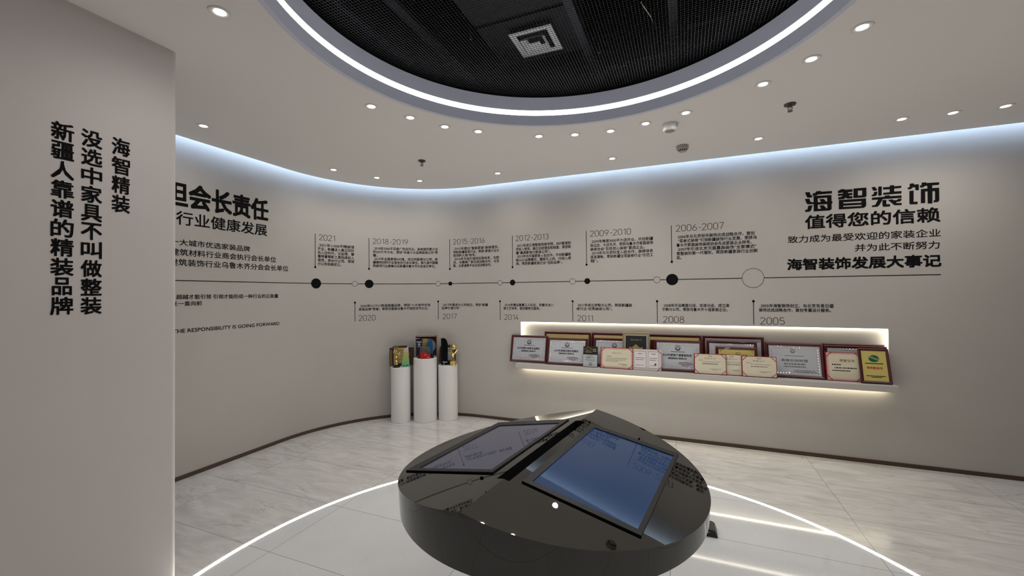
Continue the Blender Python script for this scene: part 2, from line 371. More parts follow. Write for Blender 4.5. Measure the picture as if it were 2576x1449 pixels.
# ------------------------------------------------------------------ linear lights
def build_strips():
    b = MB().lathe([(CR+0.006, 3.109), (CR+0.006, 3.145), (CR+0.011, 3.145), (CR+0.011, 3.109), (CR+0.006, 3.109)], 160, (CX, CY, 0))
    tag(b.build('ring_light', M['led_ring'], sharp='keep'), 'white strip light running round inside the big round ceiling opening', 'strip light')
    b = MB(); n = 150; a0, a1 = math.radians(-32), math.radians(189)
    def P(r, a, z): return (FX+r*math.cos(a), FY+r*math.sin(a), z)
    for i in range(n):
        p, q = a0+(a1-a0)*i/n, a0+(a1-a0)*(i+1)/n; r0, r1 = FR-0.011, FR+0.011
        b.poly([P(r0, p, .002), P(r1, p, .002), P(r1, q, .002), P(r0, q, .002)]); b.poly([P(r0, p, .0004), P(r0, p, .002), P(r0, q, .002), P(r0, q, .0004)]); b.poly([P(r1, q, .0004), P(r1, q, .002), P(r1, p, .002), P(r1, p, .0004)])
    tag(b.build('floor_strip_light', M['led_floor'], sharp='keep'), 'thin curved strip light set flush in the stone floor round the table', 'strip light')
    b = MB(); S = wall_s_list(S_START, XR)
    for i in range(len(S)-1):
        p0, p1 = wall_pt(S[i], 0.118), wall_pt(S[i+1], 0.118); q0, q1 = wall_pt(S[i], 0.128), wall_pt(S[i+1], 0.128)
        z0, z1 = H+0.085, H+0.160
        b.poly([(*p0, z0), (*p1, z0), (*p1, z1), (*p0, z1)]); b.poly([(*p0, z1), (*p1, z1), (*q1, z1), (*q0, z1)]); b.poly([(*q0, z0), (*q1, z0), (*p1, z0), (*p0, z0)])
    tag(b.build('cove_strip_light', M['led_cove'], sharp='keep'), 'bluish strip light hidden in the gap between ceiling and curved wall', 'strip light')
    t = thing('niche_light', 'warm white strip lighting along the top and ends of the wall niche', 'strip light', (0, YB, 1.268))
    MB().box(-1.905, 1.763, 0.062, 0.086, -0.006, -0.0005).build('strip', M['led_niche'], t)
    MB().box(-1.9105, -1.906, 0.004, 0.085, -0.49, -0.002).build('strip', M['led_end'], t)
    MB().box(1.764, 1.7685, 0.020, 0.085, -0.49, -0.002).build('strip', M['led_end'], t)
build_strips()

# ------------------------------------------------------------------ wall shelf
def build_shelf():
    t = thing('wall_shelf', 'long grey ledge under the lit niche carrying the framed awards', 'shelf', (0, YB, 0))
    MB().box(-1.911, 1.765, -0.200, 0.085, 0.716, 0.7735).build('board', M['plaster'], t, bevel=0.004)
    MB().box(-1.88, 1.735, -0.042, -0.022, 0.711, 0.7155).build('under_light', M['led_shelf'], t)
build_shelf()

# ------------------------------------------------------------------ lettering
FONT = None
def text_mesh(body, line_gap=1.0, align='LEFT', char_gap=1.0):
    c = bpy.data.curves.new('txt', 'FONT'); c.body = body; c.size = 1.0; c.resolution_u = 2; c.space_line = line_gap; c.align_x = align; c.space_character = char_gap
    o = bpy.data.objects.new('txt', c); COL.objects.link(o)
    dg = bpy.context.evaluated_depsgraph_get(); me = bpy.data.meshes.new_from_object(o.evaluated_get(dg))
    vs = [(v.co.x, v.co.y) for v in me.vertices]; fs = [tuple(p.vertices) for p in me.polygons]
    bpy.data.objects.remove(o); bpy.data.curves.remove(c); bpy.data.meshes.remove(me)
    return vs, fs
def fit(vs, x0, x1, y0, y1):
    ax = min(v[0] for v in vs); bx = max(v[0] for v in vs); ay = min(v[1] for v in vs); by = max(v[1] for v in vs)
    kx = (x1-x0)/(bx-ax) if x1 is not None else (y1-y0)/(by-ay); ky = (y1-y0)/(by-ay) if y1 is not None else kx
    return [(x0+(x-ax)*kx, y0+(y-ay)*ky) for x, y in vs]
def embolden(vs, fs, r, n=8):
    V = []; F = []
    for k in range(n+1):
        dx, dy = (0, 0) if k == n else (r*max(-1, min(1, 1.42*math.cos(2*PI*k/n))), r*max(-1, min(1, 1.42*math.sin(2*PI*k/n)))); m = len(V)
        V += [(x+dx, y+dy, 0.00003*k) for x, y in vs]; F += [tuple(i+m for i in f) for f in fs]
    return V, F
def arcp(cx, cy, rx, ry, a0, a1, n=10):
    return [(cx+rx*math.cos(math.radians(a0+(a1-a0)*i/n)), cy+ry*math.sin(math.radians(a0+(a1-a0)*i/n))) for i in range(n+1)]
DIG = {
 '0': [arcp(.25, .76, .25, .24, 0, 180) + arcp(.25, .24, .25, .24, 180, 360) + [(.5, .76)]],
 '1': [[(.06, .80), (.28, 1.0), (.28, 0)]],
 '2': [arcp(.24, .75, .24, .25, 165, -25) + [(.01, 0), (.5, 0)]],
 '3': [arcp(.24, .76, .22, .24, 150, -90) + arcp(.24, .26, .25, .26, 90, -150)],
 '4': [[(.33, 1), (.0, .24), (.5, .24)], [(.38, .48), (.38, 0)]],
 '5': [[(.46, 1), (.05, 1), (.03, .56)] + arcp(.24, .31, .25, .31, 125, -150)],
 '6': [[(.34, 1), (.04, .42)] + arcp(.25, .28, .25, .28, 160, 520, 18)],
 '7': [[(0, 1), (.5, 1), (.16, 0)]],
 '8': [arcp(.25, .77, .20, .23, 270, 630, 16), arcp(.25, .27, .25, .27, 90, 450, 18)],
 '9': [[(.16, 0), (.46, .58)] + arcp(.25, .72, .25, .28, -20, 340, 18)],
 '-': [[(.06, .43), (.36, .43)]]}
def digits_mesh(s, wd=0.074):
    V = []; F = []; x = 0
    for ch in s:
        for pl in DIG[ch]:
            pts = [Vector((p[0]+x, p[1])) for p in pl]; m = len(V)
            for i, p in enumerate(pts):
                d0 = (p-pts[i-1]).normalized() if i else None; d1 = (pts[i+1]-p).normalized() if i < len(pts)-1 else None
                d = ((d0 or d1)+(d1 or d0)).normalized(); nrm = Vector((-d.y, d.x)); k = 1/max(.5, nrm.dot(Vector((-(d1 or d0).y, (d1 or d0).x))))
                V += [tuple(p+nrm*wd/2*k), tuple(p-nrm*wd/2*k)]
            F += [(m+2*i, m+2*i+1, m+2*i+3, m+2*i+2) for i in range(len(pts)-1)]
        x += {'1': .50, '-': .48}.get(ch, .68)
    return V, F
LIFT = 0.0015
def on_wall(vs):
    out = []
    for v in vs:
        x, y = wall_pt(v[0], LIFT + (v[2] if len(v) > 2 else 0)); out.append((x, y, v[1]))
    return out
def letter_part(name, parent, V, F, m, mapper=on_wall):
    b = MB(); b.faces(mapper(V), F); return b.build(name, m, parent)
def wall_line(parent, name, body, s0, s1, z0, z1, bold=0.0, m='ink', mapper=on_wall):
    vs, fs = text_mesh(body); vs = fit(vs, s0, s1, z0, z1)
    V, F = embolden(vs, fs, bold) if bold else (vs, fs)
    return letter_part(name, parent, V, F, M[m], mapper)

# squared-off heading characters, outlines in millimetres on the wall (along the wall, above the floor)
TITLE = [[(1142,2572),(1152,2555),(1190,2553),(1188,2577),(1177,2578),(1170,2608),(1131,2610)],[(1141,2503),(1151,2489),(1202,2487),(1203,2504),(1175,2511),(1166,2544),(1129,2543)],[(1148,2437),(1129,2433),(1130,2414),(1169,2415),(1180,2431),(1191,2476),(1157,2475)],[(1195,2568),(1224,2568),(1238,2578),(1351,2578),(1351,2602),(1264,2603),(1263,2611),(1226,2611),(1211,2593),(1194,2593)],[(1201,2414),(1234,2414),(1235,2565),(1201,2566)],[(1312,2413),(1333,2414),(1346,2425),(1347,2562),(1312,2563)],[(1201,2541),(1235,2540),(1311,2541),(1347,2540),(1347,2562),(1201,2566)],[(1234,2478),(1313,2477),(1353,2480),(1353,2501),(1314,2501),(1234,2502)],[(1234,2414),(1333,2414),(1313,2436),(1234,2436)],[(1263,2502),(1304,2501),(1284,2530),(1248,2530)],[(1263,2437),(1303,2436),(1283,2468),(1247,2467)],[(1399,2576),(1513,2578),(1513,2602),(1453,2603),(1452,2610),(1421,2611),(1411,2601),(1400,2600)],[(1399,2548),(1512,2547),(1512,2567),(1399,2567)],[(1437,2546),(1483,2544),(1476,2579),(1439,2577)],[(1401,2513),(1444,2513),(1459,2526),(1473,2515),(1512,2515),(1512,2536),(1491,2536),(1483,2549),(1437,2548),(1425,2537),(1401,2534)],[(1519,2517),(1554,2516),(1555,2607),(1521,2607)],[(1587,2515),(1608,2515),(1620,2525),(1620,2607),(1588,2606)],[(1520,2585),(1620,2581),(1620,2607),(1521,2607)],[(1519,2517),(1608,2515),(1620,2525),(1620,2534),(1520,2539)],[(1404,2417),(1438,2417),(1440,2507),(1405,2507)],[(1580,2416),(1599,2416),(1616,2433),(1616,2505),(1581,2505)],[(1405,2484),(1615,2482),(1616,2505),(1405,2507)],[(1405,2450),(1617,2447),(1617,2466),(1405,2471)],[(1404,2417),(1599,2416),(1616,2434),(1404,2438)],[(1671,2575),(1675,2571),(1699,2572),(1700,2588),(1693,2589),(1687,2606),(1660,2606)],[(1673,2537),(1660,2534),(1660,2520),(1692,2521),(1702,2537),(1702,2560),(1678,2559)],[(1709,2520),(1734,2521),(1736,2606),(1710,2606)],[(1746,2575),(1795,2574),(1794,2545),(1746,2544),(1746,2526),(1880,2526),(1881,2547),(1827,2548),(1827,2577),(1878,2577),(1879,2597),(1827,2596),(1827,2608),(1795,2608),(1795,2595),(1745,2595)],[(1660,2486),(1707,2485),(1684,2435),(1660,2433),(1661,2417),(1704,2418),(1719,2437),(1742,2486),(1880,2485),(1880,2507),(1794,2508),(1794,2516),(1757,2517),(1757,2507),(1661,2506)],[(1739,2425),(1746,2414),(1794,2413),(1795,2434),(1767,2434),(1768,2476),(1739,2476)],[(1823,2425),(1833,2420),(1879,2419),(1880,2437),(1846,2438),(1837,2450),(1865,2452),(1877,2459),(1881,2478),(1854,2478),(1847,2467),(1822,2467),(1814,2476),(1780,2475)],[(1927,2559),(1949,2559),(1961,2574),(1979,2572),(1981,2544),(2004,2544),(2005,2597),(1971,2598),(1970,2609),(1941,2609),(1940,2577),(1926,2576)],[(1936,2427),(1945,2418),(1993,2417),(1994,2439),(1965,2439),(1967,2543),(1937,2542)],[(2013,2567),(2036,2566),(2049,2579),(2064,2577),(2065,2552),(2019,2551),(2017,2423),(2047,2422),(2048,2527),(2065,2527),(2065,2416),(2097,2414),(2099,2526),(2117,2524),(2116,2441),(2106,2441),(2106,2423),(2137,2424),(2145,2437),(2146,2551),(2098,2552),(2098,2578),(2146,2578),(2147,2600),(2058,2602),(2057,2609),(2026,2610),(2025,2586),(2013,2585)]]
def build_lettering():
    t = thing('wall_heading', 'bold black heading in five lines at the right end of the curved wall', 'wall lettering')
    V = []; F = []
    for pl in TITLE: F.append(tuple(range(len(V), len(V)+len(pl)))); V += [(a/1000, c/1000, 0.00004*len(F)) for a, c in pl]
    letter_part('title', t, V, F, M['ink'])     # reads 海智装饰
    wall_line(t, 'subtitle', '值得您的信赖', 1.130, 2.148, 2.245, 2.375, 0.0034)
    wall_line(t, 'motto', '致力成为最受欢迎的家装企业', 0.980, 2.150, 2.110, 2.181, 0.0006)
    wall_line(t, 'motto', '并为此不断努力', 1.525, 2.141, 2.002, 2.072, 0.0006)
    wall_line(t, 'heading', '海智装饰发展大事记', 0.973, 2.148, 1.840, 1.949, 0.0038)
    t = thing('wall_heading', 'black heading block with large slogan at the left of the curved wall', 'wall lettering')
    wall_line(t, 'title', '担会长责任', -6.192, -5.217, 2.429, 2.647, 0.0066)
    wall_line(t, 'subtitle', '行业健康发展', -6.099, -5.228, 2.266, 2.387, 0.0016)
    wall_line(t, 'honour_line', '十大城市优选家装品牌', -6.144, -5.419, 2.080, 2.137, 0.0006)
    wall_line(t, 'honour_line', '建筑材料行业商会执行会长单位', -6.144, -5.119, 1.989, 2.050, 0.0006)
    wall_line(t, 'honour_line', '建筑装饰行业乌鲁木齐分会会长单位', -6.154, -4.968, 1.898, 1.960, 0.0006)
    t = thing('wall_motto', 'small two-line Chinese motto with English line below the timeline at left', 'wall lettering')
    wall_line(t, 'motto', '越 超越才能引领 引领才能形成一种行业的正能量', -6.161, -5.094, 1.600, 1.642, 0.0006)
    wall_line(t, 'motto', '任一直向前', -6.134, -5.885, 1.541, 1.582, 0.0006)
    wall_line(t, 'english_line', 'THE RESPONSIBILITY IS GOING FORWARD', -6.124, -5.080, 1.301, 1.335, 0.0006)
    # slogan on the left partition: three vertical columns
    t = thing('wall_slogan', 'three vertical columns of bold black characters on the left partition', 'wall lettering')
    mp = lambda vs: [(PX + LIFT + (v[2] if len(v) > 2 else 0), v[0], v[1]) for v in vs]
    for body, y0, y1, z0, z1 in (('新疆人靠谱的精装品牌', 0.968, 1.043, 1.549, 2.441), ('没选中家具不叫做整装', 1.072, 1.147, 1.546, 2.441), ('海智精装', 1.188, 1.260, 2.062, 2.441)):
        V = []; F = []; n = len(body); p = (z1-z0)/(n-0.12)
        for i, ch in enumerate(body):
            vs, fs = text_mesh(ch); zt = z1 - i*p
            ww = 0.86 if ch in '品' else 1.0; yc = (y0+y1)/2
            vs = fit(vs, yc-(y1-y0)/2*ww, yc+(y1-y0)/2*ww, zt-0.88*p, zt)
            v2, f2 = embolden(vs, fs, 0.0018); m = len(V); V += v2; F += [tuple(k+m for k in f) for f in f2]
        letter_part('column', t, V, F, M['ink'], mp)

    # timeline
    ZT = 1.767
    t = thing('timeline', 'long black timeline with filled and open circles along the curved wall', 'wall graphic')
    nodes = [('f', -4.628, .0608), ('r', -4.152, .0349), ('f', -3.974, .0544), ('r', -3.077, .0352), ('f', -2.909, .0270), ('r', -2.193, .0335),
             ('f', -2.018, .0366), ('r', -1.236, .0362), ('f', -1.058, .0350), ('r', -0.274, .0367), ('f', -0.114, .0624), ('r', 0.667, .1012)]
    xs = [-6.6] + sum([[s-r, s+r] for k, s, r in nodes], []) + [2.146]
    for i in range(0, len(xs), 2):
        a, b_ = xs[i], xs[i+1]; n = max(1, int((b_-a)/0.05)); V = []; F = []
        for k in range(n):
            p, q = a+(b_-a)*k/n, a+(b_-a)*(k+1)/n; m = len(V)
            V += [(p, ZT-.0037), (q, ZT-.0037), (q, ZT+.0037), (p, ZT+.0037)]; F.append((m, m+1, m+2, m+3))
        letter_part('line_segment', t, V, F, M['ink'])
    for k, s, r in nodes:
        n = 40; c = [(math.cos(2*PI*i/n), math.sin(2*PI*i/n)) for i in range(n)]
        if k == 'f':
            V = [(s, ZT)] + [(s+r*x, ZT+r*y) for x, y in c]; F = [(0, 1+i, 1+(i+1) % n) for i in range(n)]
            letter_part('filled_circle', t, V, F, M['ink'])
        else:
            q = r-.0035; V = [(s+r*x, ZT+r*y) for x, y in c]+[(s+q*x, ZT+q*y) for x, y in c]
            F = [(i, (i+1) % n, n+(i+1) % n, n+i) for i in range(n)]
            letter_part('open_circle', t, V, F, M['ink'])
    # entries: year, stem s, (year s0, s1), paragraph s0, s1, lines with their share of the width
    up = [
     ('2021', -4.638, -4.593, -4.395, -4.607, -4.160, [('·2021年11000平精装馆', .02, 1), ('开业，新疆进入真正的拎', 0, 1), ('包入住时代，云监理、摩', 0, 1), ('看带看等新工具陆续投入', 0, 1), ('使用，奇台分公司、塔城', 0, 1), ('分公司相继成立。', 0, .64)]),
     ('2018-2019', -3.975, -3.929, -3.475, -3.925, -3.079, [('·2018年3000平百商广场店开业，装修面积累计达', .012, 1), ('到200万平方米，荣获“年度十大品牌装修公司”荣', 0, 1), ('誉。', 0, .07), ('·2019年全国家装500强，成立阿勒泰分公司，新', .012, 1), ('疆建筑材料行业商会执行会长单位，第九届中国建', 0, 1), ('筑装饰行业高峰论坛新疆乌鲁木齐分会会长单位。', 0, .96)]),
     ('2015-2016', -2.913, -2.868, -2.407, -2.866, -2.203, [('·2015年提出“智能家装”装修理念，', .015, .99), ('领航新疆家装行业，荣获“家居行业大', 0, 1), ('规领跑人物”称号。', 0, .49), ('·2016年开始打造供应链体系，与欧', .015, 1), ('派、东鹏等厂家达成战略合作，与东', 0, 1), ('箭、云家通等平台达成战略合作。', 0, .83)]),
     ('2012-2013', -2.017, -1.974, -1.532, -1.968, -1.252, [('·2012年成立海智装饰商学院，ERP管理软', .012, 1), ('件投入使用，确立总经理巡检制度，荣获新', 0, 1), ('疆“最具影响力家装公司”。', 0, .635), ('·2013年与天猫家装 e 站合作，开创新疆家', .012, 1), ('装O2O运营模式，酷家乐上线，VR投入使', 0, 1), ('用，荣获新疆家装行业“活跃品牌”。', 0, .845)]),
     ('2009-2010', -1.064, -1.021, -0.548, -1.017, -0.310, [('·2009年美居3000平大店开业，开创新疆', .015, 1), ('街边店、大店先河，荣获乌鲁木齐家庭装饰', 0, 1), ('装修协会“百姓放心装修”首选企业。', 0, .87), ('·2010年与北京科宝入驻合作，装修体系', .015, 1), ('逐渐清晰，荣获新疆住宅装修行业“示范工', 0, 1), ('程”。', 0, .13)]),
     ('2006-2007', -0.115, -0.071, 0.406, -0.065, 0.714, [('·2006年与北京轻舟装饰达成战略合作，首创', .01, .965), ('“菜单式装修”引领新疆装饰行业发展，荣获乌', .02, .99), ('鲁木齐家庭装饰装修协会先进家装企业称号。', 0, .93), ('·2007年引进北京天盛嘉森装饰“全家模式”', .01, .985), ('是整装的第一代雏形，荣获新疆家装行业创新', 0, 1), ('奖。', 0, .065)])]
    down = [
     ('2020', -4.152, -4.109, -3.896, -4.103, -3.184, [('·2020年CCTV1频道展播品牌，荣获“十大城市优选', .012, 1), ('家装品牌”荣誉；索菲亚整装乌鲁木齐指定合作企业。', 0, .97)]),
     ('2017', -3.077, -3.019, -2.819, -3.029, -2.370, [('·2017年昌吉分公司成立，荣获“新疆', .015, 1), ('品牌价值大奖”', 0, .39)]),
     ('2014', -2.195, -2.138, -1.942, -2.145, -1.477, [('·2014年建设直属工人队伍，完善天龙八', .015, 1), ('部工艺体系，首创管家式服务。', 0, .74)]),
     ('2011', -1.238, -1.183, -0.995, -1.191, -0.546, [('·2011年成立伊犁分公司，荣获新疆装', .015, 1), ('修行业“优秀装修公司”。', 0, .655)]),
     ('2008', -0.274, -0.216, 0.004, -0.220, 0.445, [('·2008年开设美居分店、华凌分店，成立库', .015, 1), ('尔勒分公司，荣获乌鲁木齐十佳家装企业。', 0, .975)]),
     ('2005', 0.668, 0.724, 0.941, 0.717, 1.348, [('·2005年海智装饰创立，与北京东易日盛', .015, 1), ('装饰达成战略合作，首创专属设计服务。', 0, .965)])]
    for above, ents in ((True, up), (False, down)):
        for yr, st, ys0, ys1, p0, p1, lines in ents:
            t = thing('timeline_entry', 'vinyl entry for %s on a thin stem %s the timeline' % (yr.replace('-', ' to '), 'above' if above else 'below'), 'wall lettering', group='dated entries on the timeline')
            zy = (2.293, 2.366) if above else (1.290, 1.362); zf, zd = (2.365, 1.963) if above else (1.286, 1.527)
            n = 20; V = [(st-.0032, min(zf, zd)), (st+.0032, min(zf, zd)), (st+.0032, max(zf, zd)), (st-.0032, max(zf, zd))]; F = [(0, 1, 2, 3)]
            letter_part('stem', t, V, F, M['ink'])
            V = [(st+.0125*math.cos(2*PI*i/n), zd+.0135*math.sin(2*PI*i/n)) for i in range(n)]
            letter_part('dot', t, V, [tuple(range(n))], M['ink'])
            V, F = digits_mesh(yr); V = fit(V, ys0, ys1, *zy); letter_part('year', t, V, F, M['year'])
            z1, z0 = (2.254, 1.987) if above else (1.500, 1.421); k = len(lines); pit = (z1-z0)/(k-0.18); V = []; F = []
            for i, (s, f0, f1) in enumerate(lines):
                vs, fs = text_mesh(s)
                ay = min(v[1] for v in vs); by = max(v[1] for v in vs)
                ax = min(v[0] for v in vs); bx = max(v[0] for v in vs)
                zt = z1 - i*pit; a, c = p0+(p1-p0)*f0, p0+(p1-p0)*f1
                # CJK glyph box spans -0.08..0.80 of the em
                vs = [(a+(x-ax)*(c-a)/(bx-ax), zt - 0.84*pit + (y+0.08)*0.84*pit/0.93) for x, y in vs]
                V2, F2 = embolden(vs, fs, 0.0006, 4); m = len(V); V += V2; F += [tuple(q+m for q in f) for f in F2]
            letter_part('paragraph', t, V, F, M['ink'])
build_lettering()

# ------------------------------------------------------------------ round display table
TX, TY, TR_, TZ, SL, TB, TA = -0.570, 1.817, 0.659, 0.947, 0.187, 0.749, math.radians(82.27-90)
def build_table():
    t = thing('display_table', 'round black mirror-finish table with two sloping touchscreens', 'table', (TX, TY, 0), TA)
    # the sheet-metal top bows very slightly along the ridge, as its reflections show
    sag = lambda y: (0.009 if y < 0.15 else 0.011)*(y-0.15)**2
    hz = lambda x, y: TZ - SL*abs(x) - sag(y)
    SX0, SX1, SY0, SY1, SZ = -0.031, 0.023, -0.395, 0.405, 0.852       # slot
    ys = sorted({round(TR_*math.sin(-PI/2+PI*k/72), 5) for k in range(73)} | {SY0, SY1})
    rim = lambda y: math.sqrt(max(0.0, TR_*TR_-y*y))
    b = MB()
    for sg in (-1, 1):
        ed = SX0 if sg < 0 else SX1
        for ya, yb in zip(ys[:-1], ys[1:]):
            ins = ya >= SY0-1e-6 and yb <= SY1+1e-6
            def row(y):
                p = []
                if not ins: p.append((0.0, y))
                if ins or abs(y-SY0) < 1e-6 or abs(y-SY1) < 1e-6: p.append((ed, y))
                if rim(y) > 1e-6: p.append((sg*rim(y), y))
                return p
            lo, hi = row(ya), row(yb); q = lo + hi[::-1]; q = q if sg > 0 else q[::-1]
            b.poly([(x, y, hz(x, y)) for x, y in q])
            # rim wall, leaning in a little towards the bottom
            if True:
                xa, xb = sg*rim(ya), sg*rim(yb); k = 0.990
                q = [(xa, ya, hz(xa, ya)), (xb, yb, hz(xb, yb)), (xb*k, yb*k, TB), (xa*k, ya*k, TB)]; b.poly(q if sg < 0 else q[::-1])
    k = 0.990
    b.poly([(rim(y)*k, y*k, TB) for y in ys[::-1]] + [(-rim(y)*k, y*k, TB) for y in ys[1:-1]])
    body = b.build('body', M['mirror'], t, smooth=True)
    body.data.set_sharp_from_angle(angle=math.radians(9))
    # black lining of the slot
    b = MB(); sy = [y for y in ys if SY0-1e-6 <= y <= SY1+1e-6]
    b.poly([(SX0, SY0, SZ), (SX1, SY0, SZ), (SX1, SY1, SZ), (SX0, SY1, SZ)])
    for x in (SX0, SX1):
        for ya, yb in zip(sy[:-1], sy[1:]): b.poly([(x, ya, SZ), (x, yb, SZ), (x, yb, hz(x, yb)), (x, ya, hz(x, ya))])
    for y in (SY0, SY1): b.poly([(SX0, y, SZ), (SX1, y, SZ), (SX1, y, hz(SX1, y)), (0, y, hz(0, y)), (SX0, y, hz(SX0, y))])
    b.build('slot', M['matt_black'], t)
    # touchscreens on the two slopes
    for sg, ox0, ox1, oy0, oy1, ix0, ix1, iy0, iy1, sm in ((-1, .078, .533, -.350, .425, .100, .481, -.322, .352, 'screen_left'), (1, .060, .490, -.366, .400, .089, .473, -.339, .358, 'screen_right')):
        k = math.hypot(1, SL)
        def P(a, y, hgt): return (sg*(a + SL*hgt/k), y, TZ - sag(y) - SL*a + hgt/k)
        O = [(ox0, oy0), (ox1, oy0), (ox1, oy1), (ox0, oy1)]; I = [(ix0, iy0), (ix1, iy0), (ix1, iy1), (ix0, iy1)]
        vs = [P(*p, 0.0008) for p in O] + [P(*p, 0.006) for p in O] + [P(*p, 0.006) for p in I] + [P(*p, 0.0008) for p in I]; fs = []
        for i in range(4):
            j = (i+1) % 4
            for a in (0, 4, 8): fs.append((a+i, a+j, a+4+j, a+4+i))
        bz = MB().faces(vs, fs).build('touchscreen', M['bezel'], t)
        b = MB(); n = 24; vs = []; fs = []
        for i in range(n+1):
            y = iy0+(iy1-iy0)*i/n; vs += [P(ix0, y, 0.0016), P(ix1, y, 0.0016)]
        for i in range(n): q = (2*i, 2*i+1, 2*i+3, 2*i+2); fs.append(q if sg > 0 else q[::-1])
        b.faces(vs, fs).build('screen_panel', M[sm], bz, smooth=True, sharp='keep')
    b = MB(); b.lathe([(0.30, 0.0), (0.30, 0.02), (0.24, 0.035), (0.22, 0.70), (0.30, TB-0.0005)], 48); b.build('pedestal', M['matt_black'], t, smooth=True)
    # small black adapter on the floor behind the table
    a = thing('power_adapter', 'small black adapter box with a pale green side on the floor beside the round table', 'adapter', (0.150, 3.135, 0.0), 0.0)
    MB().prism([(-0.065, 0.0), (0.042, 0.0), (0.034, 0.026), (0.028, 0.040), (0.012, 0.048), (-0.065, 0.048)], -0.05, 0.075).build('housing', M['matt_black'], a, bevel=0.004)
    MB().prism([(-0.064, 0.022), (-0.006, 0.030), (-0.064, 0.044)], -0.053, -0.0505).build('tab', M['greentab'], a)
build_table()

# ------------------------------------------------------------------ plinths and trophies
ANG = math.atan2(0.56, 0.83)
def plinth(x, y, r, h, label):
    o = MB().lathe([(0.0, 0.0), (r-0.003, 0.0), (r, 0.003), (r, h-0.004), (r-0.004, h), (0.0, h)], 64).build('plinth', M['white'], smooth=True)
    o.location = (x, y, 0); return tag(o, label, 'plinth', 'round white trophy plinths')
PL = (-3.387, 4.459); PM = (-3.115, 4.610); PR_ = (-2.866, 4.759); HL, HM, HR = 0.697, 0.803, 0.704
plinth(*PL, 0.123, HL, 'left round white plinth with the star trophy and wooden plaques')
plinth(*PM, 0.150, HM, 'tallest round white plinth in the middle of the three')
plinth(*PR_, 0.126, HR, 'right round white plinth with the black obelisk and golden hand trophy')
def on_plinth(c, name, label, cat, dx, dy, h, rz=0.0):
    "dx to the viewer's right, dy away from the viewer"
    ex, ey = math.cos(ANG), math.sin(ANG)
    return thing(name, label, cat, (c[0]+dx*ex-dy*ey, c[1]+dx*ey+dy*ex, h), ANG+rz)
def star(r1, r2, n=5, rot=PI/2): return [((r1 if k % 2 == 0 else r2)*math.cos(rot+PI*k/n), (r1 if k % 2 == 0 else r2)*math.sin(rot+PI*k/n)) for k in range(2*n)]
def fine_print(b, x0, x1, z, h, y, seed, gap=0.25):
    r = random.Random(seed); x = x0
    while x < x1:
        wd = min(h*r.uniform(.6, 1.8), x1-x)
        b.poly([(x, y, z-h/2), (x+wd, y, z-h/2), (x+wd, y, z+h/2), (x, y, z+h/2)]); x += wd + h*gap
    return b
